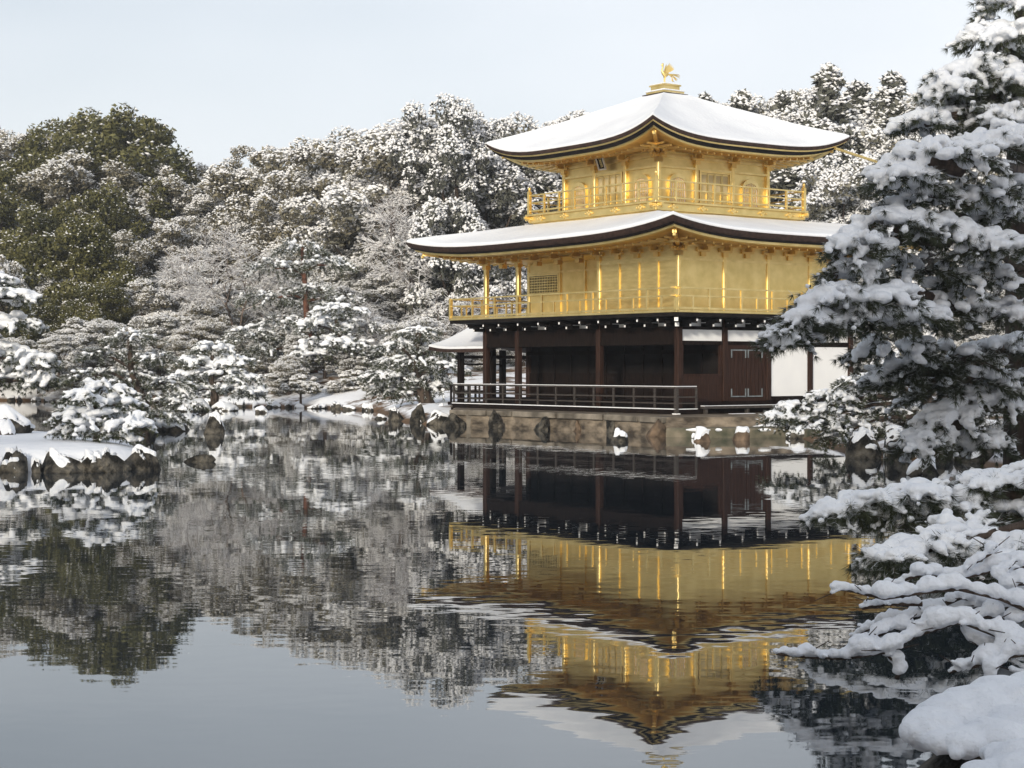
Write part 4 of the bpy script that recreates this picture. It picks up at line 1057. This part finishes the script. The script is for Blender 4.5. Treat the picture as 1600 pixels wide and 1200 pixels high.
# small snow laden pine on the islet
pine_px('small snow laden shrub pine on the islet at left with thick round snow lumps', (150, 700), 41.5, [(152, 670), (145, 640), (160, 610)],
        [(165, 605, 34, (150, 640)), (128, 618, 26, (150, 650)), (192, 628, 30, (150, 650)), (115, 650, 34, (150, 665)), (160, 645, 40, (150, 660)), (205, 662, 28, (150, 670)), (150, 668, 44, None), (185, 678, 26, None, .4), (110, 672, 26, None, .5)], .09, 31,
        z0=.4, twig_len=.34, twigs=34, tuft_n=26, needle=.12, nw=.007, snow_r=.085, plate=22, voxel=.03, snow_p=.55, tufts_per=3, snow_noise=.04)
# spreading pine behind the islet
for rr in ((222, 676, 60, 22, 'dark rock under the spreading pine, with a snow patch', .3), (262, 674, 56, 16, 'low dark rock right of the spreading pine with snow patches', .4), (286, 672, 20, 9, 'small dark stone at the tip of the spreading pine rocks', .1), (190, 675, 50, 20, 'rock left under the spreading pine', .4), (243, 672, 40, 20, 'snow capped rock at the trunk of the spreading pine', .6)):
    rock(rr[0], rr[1], rr[2], rr[3], rr[4], snow=rr[5])
pine_px('open spreading garden pine with dark bent branches between islet and far shore', (225, 672), 60, [(228, 652), (222, 620), (205, 580), (202, 530)],
        [(203, 524, 42, (203, 545)), (166, 552, 40, (205, 575)), (240, 556, 38, (205, 570)), (140, 585, 42, (210, 600)), (206, 588, 46, None), (262, 596, 42, (215, 605)), (165, 618, 46, (222, 625)), (225, 622, 44, None), (285, 628, 32, (225, 632)), (250, 648, 42, (226, 645)), (190, 645, 40, (226, 648)), (130, 630, 34, (222, 628))], .2, 32,
        z0=-.05, zr=.3, twig_len=.5, twigs=46, tuft_n=16, needle=.16, nw=.009, snow_r=.055, voxel=.034, plate=26, frost=.42, snow_p=.55, tufts_per=4, snow_noise=.03, flat=.8)
# peninsula pine
pine_px('round garden pine with thick white snow pads on the far shore point', (333, 642), 92, [(336, 620), (330, 595), (332, 555)],
        [(332, 543, 34, None), (303, 562, 28, (332, 580)), (364, 563, 30, (332, 580)), (290, 588, 28, (333, 605)), (335, 580, 38, None), (380, 590, 28, (333, 600)), (310, 608, 34, (334, 612)), (362, 608, 34, (334, 610)), (392, 612, 22, None), (286, 616, 22, None)], .26, 33,
        z0=.0, zr=.34, twig_len=.7, twigs=42, tuft_n=14, needle=.24, nw=.016, snow_r=.12, voxel=.05, plate=26, frost=.42, snow_p=.8, tufts_per=3, snow_noise=.06, flat=.6)
for rr in ((306, 642, 60, 16, 'snow covered shore rock left of the round garden pine'), (352, 642, 50, 12, 'snow covered shore rock right of the round garden pine'), (284, 643, 30, 12, 'small snowy shore stone at the far shore point')):
    rock(rr[0], rr[1], rr[2], rr[3], rr[4], snow=.7)
# left edge pine
pine_px('dark blue green pine with big snow clumps at the left picture edge', (-60, 640), 64, [(-62, 560), (-58, 480), (-50, 400)],
        [(22, 462, 34, (-58, 480)), (-20, 440, 44, (-56, 450)), (-40, 500, 60, None), (26, 505, 40, (-58, 520), .4), (46, 560, 34, (-60, 560)), (0, 555, 50, (-60, 570), .45), (20, 590, 50, (-60, 590), .4), (62, 590, 24, (-60, 590)), (-50, 590, 60, None, .4)], .3, 34,
        z0=.3, zr=.45, twig_len=.6, twigs=56, tuft_n=20, needle=.2, nw=.012, snow_r=.15, voxel=.05, snow_p=.6, tufts_per=3, snow_noise=.06, flat=.65)
# shore pine left of the terrace
pine_px('shore pine with a thick trunk and grey snowy pads left of the golden pavilion', (668, 650), 83, [(664, 622), (655, 590), (646, 560), (655, 520)],
        [(652, 518, 30, (652, 535)), (622, 540, 30, (648, 560)), (680, 545, 34, (650, 560)), (612, 565, 28, (652, 580)), (650, 562, 38, None), (698, 572, 30, (655, 585)), (625, 590, 36, (655, 592)), (672, 590, 40, None), (606, 606, 26, (658, 600)), (640, 612, 34, (660, 610)), (694, 604, 28, (660, 605)), (590, 585, 20, None)], .42, 35,
        z0=.4, zr=.36, twig_len=.65, twigs=48, tuft_n=15, needle=.22, nw=.014, snow_r=.085, voxel=.04, plate=24, frost=.45, snow_p=.75, tufts_per=4, snow_noise=.05, flat=.7)
# two pines on the far shore
pine_px('far shore pine with bright white snow pads and a leaning trunk', (556, 632), 103, [(550, 600), (540, 560), (525, 500)],
        [(530, 486, 44, None), (496, 506, 30, (528, 520)), (570, 508, 34, (530, 520)), (508, 534, 40, (538, 550)), (556, 536, 36, None), (486, 552, 28, (540, 565)), (590, 550, 24, None, .4)], .3, 36,
        z0=.7, zr=.34, twig_len=.9, twigs=46, tuft_n=14, needle=.26, nw=.018, snow_r=.15, voxel=.06, plate=26, frost=.4, snow_p=.75, tufts_per=3, snow_noise=.08, flat=.6)
pine_px('tall red trunked pine with drooping grey snowy boughs on the far shore', (494, 625), 107, [(488, 560), (480, 500), (476, 440), (472, 385)],
        [(470, 385, 40, None, .6), (430, 415, 44, (476, 430), .6), (510, 410, 40, (476, 425), .5), (490, 452, 34, (478, 460)), (420, 462, 52, (480, 470), .55), (535, 470, 40, (480, 470), .5), (440, 505, 52, (482, 500), .6), (395, 520, 46, (484, 520), .6), (420, 545, 40, (486, 545), .5)], .3, 37, tmat=TRUNKR,
        z0=.8, zr=.36, twig_len=1.0, twigs=58, tuft_n=16, needle=.28, nw=.018, snow_r=.11, voxel=.055, plate=22, frost=.45, snow_p=.6, tufts_per=4, snow_noise=.06, flat=.7)

rq = np.random.default_rng(77)
for px in np.arange(14, 600, 19):
    px = px + rq.uniform(-8, 8); py = float(np.interp(px, [0, 20, 120, 200, 290, 440, 520, 590], [626, 626.3, 628.2, 631.2, 634.3, 637, 639, 642.5]))
    rock(px, py + rq.uniform(-.3, .5), rq.uniform(10, 26), rq.uniform(5, 12), 'small stone along the far shore line of the pond', snow=float(rq.choice([.2, .5, .7])), group='small stones along the far shore', pointy=.6)
# ------------------------------------------------------------------ shrubs along the far shore
rs = np.random.default_rng(51)
SHL = ['snowy shrub on the far shore between the garden pines', 'snowy shrub by the water near the far shore pine', 'snowy shrub at the far left shore']
for k, px in enumerate(np.arange(-220, 640, 34)):
    d = float(np.interp(px, [-300, 0, 290, 440, 600], [128, 122, 104, 101, 96])) + rs.uniform(.6, 3.5)
    if 310 < px < 350: continue
    x = (px + rs.uniform(-12, 12) - 800) / F * d
    plant('shrub' if rs.random() < .8 else 'mixed', 'shrub', x, d, .3, rs.uniform(1.2, 2.7) * (1.2 if px < 250 else 1), 1.6, rs, SHL[0 if 250 < px < 430 else (1 if px >= 430 else 2)], 'shrub', 'snowy shrubs along the far shore')
for px in np.arange(-220, 700, 40):
    d = float(np.interp(px, [-300, 0, 290, 440, 600, 700], [132, 126, 108, 104, 100, 95])) + rs.uniform(1.5, 4)
    x = (px + rs.uniform(-15, 15) - 800) / F * d
    if w2loc(x, d)[0] > -5 and w2loc(x, d)[1] < 19: continue
    plant(['mixed', 'snowy', 'shrub'][rs.integers(3)], 'shrub', x, d, ground_z(x, d) - .5, rs.uniform(2.4, 4.2), 1.35, rs, 'leafy snow dusted bush in the second row behind the shore shrubs', 'shrub', 'bushes behind the shore shrubs')
for px, py, d, h, lb in ((470, 640, 98, 2.0, 'small cone shaped snow covered bush at the far water line'), (1415, 690, 47, 1.3, 'snow covered bush behind the right bank rocks, left one'), (1460, 688, 48, 1.2, 'snow covered bush behind the right bank rocks, middle one'), (1510, 690, 47, 1.4, 'snow covered bush beside the big pine trunk'),
                     (1380, 690, 52, 1.3, 'snow covered bush under the low pine at the pavilion side'), (1560, 700, 40, 1.0, 'small snow covered bush at the foot of the big pine')):
    p = P(px, py, d); plant('shrub', 'shrub', p.x, p.y, .35, h, 1.3, rs, lb, 'shrub', None)

# ------------------------------------------------------------------ the wooded hill
SKY = np.array([(-320, 190), (0, 178), (30, 195), (60, 192), (130, 176), (200, 163), (240, 178), (280, 232), (310, 266), (350, 276), (390, 255), (440, 224), (500, 235), (540, 212), (580, 203), (630, 212), (680, 178), (715, 163), (760, 192), (800, 212),
                (830, 186), (880, 190), (910, 176), (960, 172), (1000, 165), (1080, 150), (1120, 150), (1150, 158), (1200, 145), (1240, 140), (1290, 106), (1330, 128), (1390, 117), (1440, 148), (1500, 140), (1600, 135), (1950, 150)], float)
rt = np.random.default_rng(88)
LAB = {'green': ('dense olive green broadleaf tree with little snow', 'broadleaf tree'), 'brown': ('brownish green broadleaf tree dusted with snow', 'broadleaf tree'), 'snowy': ('dark broadleaf tree thickly flecked with snow', 'broadleaf tree'),
       'mixed': ('grey green tree half covered in snow', 'broadleaf tree'), 'conifer': ('dark pointed conifer with snowy branch tips', 'conifer'), 'pinewood': ('dark pine with snow on every branch', 'pine tree'), 'bare': ('bare tree with every twig edged in snow', 'bare tree')}
NAME = {'green': 'broadleaf_tree', 'brown': 'broadleaf_tree', 'snowy': 'broadleaf_tree', 'mixed': 'broadleaf_tree', 'conifer': 'conifer', 'pinewood': 'pine_tree', 'bare': 'bare_tree'}
def zone(px): return 'on the left hillside' if px < 300 else ('on the hill in the middle' if px < 620 else ('behind the pavilion' if px < 1240 else 'on the hill right of the pavilion'))
DEP = [172, 160, 149, 139, 130, 122, 115, 109, 104.5]
for k, d0 in enumerate(DEP):
    f = max(0, k - 1) / (len(DEP) - 2); step = (66 if k < 2 else 84) + 10 * f
    for px in np.arange(-330 + 30 * (k % 3), 1920, step):
        px = px + rt.uniform(-22, 22); d = d0 + rt.uniform(-3, 3)
        st = float(np.interp(px, SKY[:, 0], SKY[:, 1]))
        ty = st + (540 - st) * f ** .9 + (rt.uniform(-18, 22) if k > 1 else rt.uniform(-4, 12) + (10 if k == 0 else 0))
        if 700 < px < 1320 and k >= 2 and ty > 330 and not (px < 850): continue
        x = (px - 800) / F * d; g = ground_z(x, d); top = EYE + (HZ - ty) * d / F; h = max(2.2, top - g)
        X, Y = w2loc(x, d)
        if -6 < X < 16 and -6 < Y < 19.5: continue
        u = rt.random()
        if px < 290:
            if ty < 265: kind = 'green' if u < .6 else ('brown' if u < .9 else 'mixed')
            elif px < 185 and ty < 470: kind = 'green' if u < .8 else ('brown' if u < .95 else 'mixed')
            else: kind = 'snowy' if u < .4 else ('mixed' if u < .75 else ('bare' if u < .79 else 'brown'))
        elif px < 430:
            kind = ('brown' if u < .6 else 'mixed') if k < 2 else ('snowy' if u < .55 else ('mixed' if u < .75 else ('bare' if u < .83 else 'brown')))
        elif px < 640:
            kind = ('brown' if u < .2 else ('mixed' if u < .65 else 'snowy')) if k < 2 else ('snowy' if u < .5 else ('mixed' if u < .7 else ('pinewood' if u < .95 else 'bare')))
        elif px < 860: kind = 'pinewood' if u < .4 else ('snowy' if u < .82 else ('mixed' if u < .96 else 'bare'))
        else: kind = 'conifer' if u < .45 else ('pinewood' if u < .7 else 'snowy')
        wf = {'conifer': rt.uniform(1.0, 1.3)}.get(kind, rt.uniform(.95, 1.25))
        sc_h = h
        if h > 15 and kind != 'conifer': wf *= .85
        if h < 5: wf *= 1.3
        lb, ct = LAB[kind]
        plant(kind, NAME[kind], x, d, g - .3, h + .3, wf, rt, lb + ' ' + zone(px), ct, lb.split(' with ')[0] + 's ' + zone(px))
def special(kind, px, ty, d, label, ct, wf):
    x = (px - 800) / F * d; g = ground_z(x, d); h = EYE + (HZ - ty) * d / F - g
    plant(kind, NAME[kind], x, d, g - .3, h + .3, wf, rt, label, ct, ('trees ' + label.split(', its ')[1] if ', its ' in label else 'trees on the crest left of the pavilion') if (', its ' in label or 'on the crest' in label) else None)
special('bare', 372, 345, 113, 'pale pinkish frosted bare tree in the middle of the hillside', 'bare tree', 1.15)
special('bare', 650, 250, 116, 'tall bare tree with pale snowy limbs left of the pavilion roof', 'bare tree', .95)
special('bare', 590, 455, 104, 'thin bare shoreline tree with white twigs between the two far pines', 'bare tree', 1.1)
special('pinewood', 712, 162, 116, 'tallest dark snowy pine left of the top roof', 'pine tree', .75)
for px, ty, d, kd in ((1100, 150, 122, 'conifer'), (1158, 146, 122, 'conifer'), (1190, 152, 116, 'pinewood'), (1222, 146, 120, 'conifer'), (1262, 140, 118, 'pinewood'), (905, 180, 124, 'conifer'), (835, 186, 122, 'snowy')):
    special(kd, px, ty, d, LAB[kd][0].split(' with ')[0] + ', its top just showing over the pavilion roof edge', LAB[kd][1], 1.0)
for px, ty, d, kd in ((545, 205, 132, 'mixed'), (585, 198, 128, 'snowy'), (632, 205, 124, 'mixed'), (675, 176, 122, 'snowy'), (745, 180, 120, 'pinewood'), (500, 232, 134, 'mixed'), (440, 222, 140, 'brown'), (395, 252, 145, 'mixed')):
    special(kd, px, ty, d, LAB[kd][0] + ' on the crest left of the pavilion', LAB[kd][1], 1.05)
for px, ty, d, lb in ((120, 182, 148, 'olive green tree on the left hill crest beside the highest dome shaped tree'), (50, 300, 124, 'dark green bushy tree low on the left hill beside the picture edge'), (140, 335, 121, 'dark green bushy tree on the left hill above the open spreading pine'), (0, 235, 138, 'green broadleaf tree halfway up the left hill at the picture edge')):
    special('green', px, ty, d, lb, 'broadleaf tree', 1.05)
special('green', 205, 162, 150, 'big dome shaped olive green tree standing highest on the left hill', 'broadleaf tree', 1.25)
special('conifer', 1292, 106, 112, 'tall pointed snowy conifer rising right of the top roof', 'conifer', 1.05)
special('conifer', 1392, 118, 114, 'broad topped snowy conifer between the top roof and the foreground pine', 'conifer', 1.1)
special('conifer', 1340, 132, 118, 'shorter snowy conifer between the two tall conifers right of the top roof', 'conifer', 1.2)
special('snowy', 1245, 150, 120, 'round snowy tree just right of the top roof edge', 'broadleaf tree', .9)
special('snowy', 1440, 150, 112, 'snowy broadleaf tree half hidden behind the foreground pine', 'broadleaf tree', .9)
special('pinewood', 1350, 215, 106, 'snowy pine below the tall conifers beside the gutter pole', 'pine tree', .9)
special('snowy', 1300, 260, 104, 'snowy tree standing behind the right end of the top balcony', 'broadleaf tree', .9)

# ------------------------------------------------------------------ the big pine in front, right
rg = np.random.default_rng(5); TD = 30.5
def pd(px, py, d, rx, zr=.42, att=None, sp_=.85, mult=1.0, dy=.9):
    k = d / F; return (tuple(P(px, py, d)), (rx * k, rx * k * dy, rx * k * zr), tuple(P(att[0], att[1], att[2] if len(att) > 2 else TD)) if att else None, sp_, mult)
big = [pd(1600, 60, 29.4, 60, .5, None, .4), pd(1602, 130, 29.2, 60, .5, None, .35), pd(1590, 180, 29, 50, .4, None, .3), pd(1600, 290, 29.4, 50, .5, None, .5), pd(1545, 110, 29.4, 55, .45, None, .35), pd(1500, 175, 29, 55, .4, None, .3), pd(1585, 10, 30, 62, .5, (1600, 60), .6), pd(1555, 60, 29.5, 55, .5, (1600, 90), .6), pd(1515, 118, 29, 48, .5, (1600, 140)), pd(1565, 130, 29, 50, .45), pd(1480, 140, 28.6, 34, .5, (1560, 150, 29.5)), pd(1446, 190, 28.4, 26, .6, (1540, 165, 29)),
       pd(1560, 190, 28.5, 60, .4, None, .55), pd(1470, 245, 26.5, 84, .34, (1600, 270)), pd(1550, 232, 27, 70, .36), pd(1410, 275, 26.4, 50, .45, (1500, 265, 27)), pd(1600, 215, 27.5, 60, .4), pd(1520, 300, 27.5, 80, .4, None, .45), pd(1440, 310, 27.2, 60, .4, None, .4),
       pd(1400, 350, 26.6, 80, .4, (1600, 400)), pd(1345, 385, 26.3, 52, .55, (1480, 375, 27.5)), pd(1480, 360, 27, 62, .35), pd(1550, 385, 26.8, 62, .45, (1600, 420)), pd(1330, 425, 26.5, 40, .5, None, .6), pd(1430, 420, 27.5, 80, .4, None, .3), pd(1530, 440, 27.6, 80, .4, None, .4),
       pd(1305, 468, 26.0, 56, .42, (1600, 490)), pd(1370, 462, 26.2, 62, .42, (1500, 485, 28)), pd(1262, 496, 25.8, 30, .5, (1380, 480, 27)), pd(1342, 496, 26.2, 54, .36), pd(1420, 495, 26.6, 60, .4, None, .6), pd(1236, 522, 25.8, 12, .6), pd(1490, 480, 27.5, 70, .4, None, .5), pd(1570, 490, 27.5, 60, .4, None, .7),
       pd(1400, 545, 28, 70, .4, None, .25), pd(1490, 560, 28.5, 80, .4, (1600, 560), .25), pd(1570, 545, 29, 60, .4, None, .3), pd(1580, 335, 28.5, 60, .4, None, .7),
       pd(1440, 575, 28.6, 62, .42, (1600, 590), .22), pd(1510, 595, 28.8, 66, .42, None, .22), pd(1575, 600, 29.4, 60, .5, None, .25), pd(1470, 615, 29.6, 60, .4, None, .2), pd(1395, 590, 28.8, 40, .4, (1520, 585, 29), .35), pd(1540, 630, 29.3, 54, .5, (1600, 600), .6), pd(1480, 655, 29, 48, .5, (1600, 620), .7), pd(1440, 690, 28.6, 26, .5, (1530, 650, 29), .8), pd(1535, 690, 29.2, 40, .4, None, .6)]
bb_ = P(1606, 722, TD); bb_.z = .4
pine('pine_tree', tuple(bb_), 'big old pine filling the right side with heavily snow laden boughs', [tuple(bb_), tuple(P(1604, 640, TD)), tuple(P(1602, 520, TD)), tuple(P(1598, 400, TD)), tuple(P(1592, 300, TD)), tuple(P(1600, 150, TD)), tuple(P(1606, -60, TD)), tuple(P(1600, -200, TD))], .42, big, rg,
     twig_len=.44, twigs=44, tuft_n=34, needle=.15, nw=.0046, snow_r=.088, plate=52, frost=.26, low_snow=.5, voxel=.025, tufts_per=4, snow_noise=.035, flat=.8)
# lower pine farther back at the pavilion side
LD = 46
def pl(px, py, rx, att=None, sp_=.85, zr=.34): k = LD / F; return (tuple(P(px, py, LD + rg.uniform(-.6, .6))), (rx * k, rx * k * .9, rx * k * zr), tuple(P(att[0], att[1], LD)) if att else None, sp_, 1.0)
lb_ = P(1478, 690, LD); lb_.z = .5
pine('pine_tree', tuple(lb_), 'low wide pine with fine frosted pads hiding the right end of the pavilion', [tuple(lb_), tuple(P(1460, 640, LD)), tuple(P(1430, 600, LD)), tuple(P(1400, 560, LD))], .22,
     [pl(1405, 568, 54, None, .35), pl(1350, 596, 46, (1420, 598), .5), pl(1300, 620, 46, (1430, 612)), pl(1360, 615, 60, None), pl(1250, 635, 40, (1400, 620)), pl(1310, 640, 60, (1420, 630)), pl(1380, 640, 48, None, .6), pl(1222, 650, 22, None), pl(1270, 660, 44, None), pl(1335, 665, 50, (1440, 650)), pl(1440, 580, 50, None, .4), pl(1310, 682, 36, None, .25), pl(1370, 672, 30, None, .2)], rg,
     twig_len=.42, twigs=52, tuft_n=20, needle=.12, nw=.007, snow_r=.055, plate=60, voxel=.032, tufts_per=4, snow_noise=.03, flat=.8)
# low boughs reaching in from a nearer pine outside the picture
ND = 17.5
def pn_(px, py, rx, d=ND, att=None, sp_=.82, zr=.36, mult=1.0): k = d / F; return (tuple(P(px, py, d)), (rx * k, rx * k * .9, rx * k * zr), tuple(P(att[0], att[1], att[2] if len(att) > 2 else ND)) if att else None, sp_, mult)
nb = P(1760, 800, ND); nb.z = .3
pine('pine_tree', tuple(nb), 'low snow heaped pine boughs reaching in over the water at the right edge', [tuple(nb), tuple(P(1758, 720, ND)), tuple(P(1765, 500, ND))], .2,
     [pn_(1375, 785, 66, att=(1740, 790)), pn_(1318, 795, 30), pn_(1440, 770, 62), pn_(1500, 785, 60), pn_(1420, 805, 50), pn_(1560, 755, 66, att=(1750, 740)), pn_(1620, 740, 60), pn_(1585, 800, 70, att=(1750, 800)),
      pn_(1500, 830, 60, 16.5), pn_(1445, 855, 56, 16, (1720, 850, 16.5)), pn_(1400, 868, 32, 15.8), pn_(1520, 865, 70, 16), pn_(1590, 850, 60, 16.2), pn_(1480, 885, 50, 16, None, .4), pn_(1570, 895, 60, 16, None, .5), pn_(1640, 840, 60, 16.5)], rg,
     twig_len=.27, twigs=40, frost=.24, low_snow=.5, tuft_n=36, needle=.13, nw=.0028, snow_r=.062, plate=22, voxel=.016, tufts_per=4, snow_noise=.022, flat=.8)

# bare shrub branches thick with snow, close by
BD = 9.0
root = empty('bare_shrub', (P(1700, 1000, BD).x, BD, .35), 0, 'bare shrub with thick snow lying along every branch at lower right', 'shrub')
lines = [([(1302, 912), (1335, 917), (1380, 926), (1440, 918), (1500, 913), (1560, 925), (1650, 965)], 0, .045), ([(1213, 1013), (1262, 1021), (1320, 1021), (1380, 1010), (1440, 985), (1500, 962), (1560, 985), (1660, 1030)], -.1, .05),
         ([(1333, 990), (1372, 966), (1420, 958), (1480, 948), (1540, 935), (1660, 950)], .25, .045), ([(1380, 1010), (1412, 1038), (1402, 1052)], -.1, .04), ([(1482, 1041), (1530, 1032), (1580, 1005), (1660, 1000)], -.2, .045),
         ([(1390, 906), (1440, 888), (1500, 897), (1560, 882), (1660, 868)], .3, .042), ([(1545, 1062), (1548, 1042), (1580, 1020), (1660, 1005)], -.25, .04), ([(1440, 985), (1400, 975), (1365, 985)], 0, .04), ([(1500, 962), (1520, 995), (1560, 1010)], 0, .045),
         ([(1540, 935), (1500, 925), (1478, 935)], .2, .03), ([(1560, 985), (1600, 960), (1660, 940)], 0, .045), ([(1500, 897), (1520, 870), (1560, 850)], .3, .03), ([(1560, 925), (1590, 905), (1660, 900)], .1, .045), ([(1600, 1045), (1625, 1030), (1670, 1020)], -.2, .045), ([(1320, 1021), (1350, 1004), (1372, 1000)], -.05, .035),
         ([(1350, 945), (1390, 935), (1440, 935)], .15, .03), ([(1580, 960), (1540, 955), (1510, 965)], .1, .04), ([(1590, 870), (1560, 895), (1600, 925)], .2, .04)]
C = []; Rr = []; tb = MB(); ox = np.array(root.location); rb = np.random.default_rng(9)
for ln, dd, r in lines:
    pts_ = [P(x, y + 8, BD + dd) for x, y in ln]
    for i in range(len(pts_)): pts_[i] = Vector((pts_[i].x, pts_[i].y + .04 * math.sin(i * 2.1 + dd * 9), pts_[i].z))
    tb.tube([p - Vector(ox) for p in pts_], [.008 + .010 * i / len(pts_) for i in range(len(pts_))], 6)
    tot = 0
    for i in range(len(pts_) - 1):
        a, b = pts_[i], pts_[i + 1]; n = max(2, int((b - a).length / .022))
        for j in range(n):
            p = a.lerp(b, j / n); tt = (i + j / n) / (len(pts_) - 1); g = min(1, .42 + 1.6 * tt) * r * rb.uniform(.6, 1.22) * (1 + .22 * math.sin(tt * 23 + dd * 7) + .14 * math.sin(tt * 61 + dd * 3))
            C.append(np.array(p) + np.array([0, rb.uniform(-.01, .01), g * .72])); Rr.append((g, g, g * .78))
            if rb.random() < .26:                # side knobs where small twigs leave
                s_ = Vector((rb.uniform(-1, 1), rb.uniform(-1, 1), rb.uniform(-.1, .7))).normalized(); tp = p + s_ * rb.uniform(.05, .11)
                tb.tube([p - Vector(ox), tp + s_ * rb.uniform(.03, .12) - Vector(ox)], [.0045, .002], 4, cap=False)
                for f in (.4, .7, 1.0):
                    q_ = p.lerp(tp, f); s2 = r * (.62 - .25 * f) * rb.uniform(.7, 1.1); C.append(np.array(q_) + np.array([0, 0, s2 * .5])); Rr.append((s2, s2, s2 * .8))
st_ = [P(1660, y, BD + dd) for y, dd in ((965, 0), (1030, -.1), (950, .25), (1000, -.2), (868, .3), (900, .1))]
for p in st_: tb.tube([Vector((P(1720, 0, BD).x, BD, .35)) - Vector(ox), p - Vector(ox)], [.02, .012], 6)
tb.build('branches', TRUNK, root, smooth=True)
snow_lumps('snow_load', np.array(C) - ox, np.array(Rr), .0075, SNOW, root, 2, .022, .045)

# snow heaped rock at the very front
MD = 7.6
root = empty('boulder', tuple(P(1560, 1190, MD)), 0, 'dark rock buried under a big smooth snow heap at the lower right corner', 'rock')
ox = np.array(root.location)
C = []; Rr = []
for px, py, d, rx, rz in ((1455, 1140, 7.5, 52, 34), (1490, 1128, 7.7, 62, 42), (1530, 1118, 7.8, 76, 48), (1580, 1110, 7.9, 84, 52), (1640, 1105, 8.0, 90, 58), (1700, 1110, 8.0, 100, 62), (1432, 1142, 7.45, 28, 22), (1470, 1160, 7.35, 34, 22), (1510, 1160, 7.3, 40, 24), (1560, 1150, 7.35, 50, 26),
                       (1495, 1178, 7.2, 12, 10), (1465, 1178, 7.3, 10, 9), (1600, 1140, 7.5, 60, 40), (1575, 1182, 7.0, 40, 20), (1620, 1190, 6.9, 70, 34), (1560, 1212, 6.8, 60, 24), (1640, 1215, 6.7, 90, 40), (1545, 1180, 7.1, 16, 12)):
    k = d / F; C.append(np.array(P(px, py, d))); Rr.append((rx * k, rx * k * 1.2, rz * k))
snow_lumps('snow_heap', np.array(C) - ox, np.array(Rr), .013, SNOW, root, 9, .05, .16)
V, Fc = ico(3); rr_ = 1 + .1 * np.sin(V @ np.array([3.1, 1.7, 2.3])) + .08 * np.sin(V @ np.array([-2.3, 4.7, 3.3]))
c0 = P(1580, 1215, 7.75) - Vector(ox)
link('rock', np_mesh('rock', V * rr_[:, None] * np.array([.42, .5, .27]) + np.array(c0), Fc), ROCK, root, smooth=True)

# unseen trees added behind the viewer to keep low sun off the near shore
rv = np.random.default_rng(3)
for k, (x, y, h) in enumerate(((-32, -12, 20), (-13, -13, 20), (-8.5, -12, 21), (-4.2, -11.5, 20))):
    plant('snowy' if k % 2 else 'pinewood', 'broadleaf_tree' if k % 2 else 'pine_tree', x, y, .5, h, .52, rv,
          'tall unseen snowy tree added behind the viewer for shade', 'tree', 'tall unseen trees added behind the viewer for shade')

# thin winter air round everything
hm = MB().box(-2700, 2700, -2700, 2700, -2.7, 46); hz_ = bpy.data.materials.new('haze'); hz_.use_nodes = True
hz_.node_tree.nodes.remove(hz_.node_tree.nodes['Principled BSDF'])
pv = hz_.node_tree.nodes.new('ShaderNodeVolumePrincipled'); pv.inputs['Density'].default_value = 0.00042; pv.inputs['Color'].default_value = (.93, .95, .98, 1); pv.inputs['Anisotropy'].default_value = 0.2
hz_.node_tree.links.new(pv.outputs[0], hz_.node_tree.nodes['Material Output'].inputs['Volume'])
tag(hm.build('haze', hz_), kind='stuff')
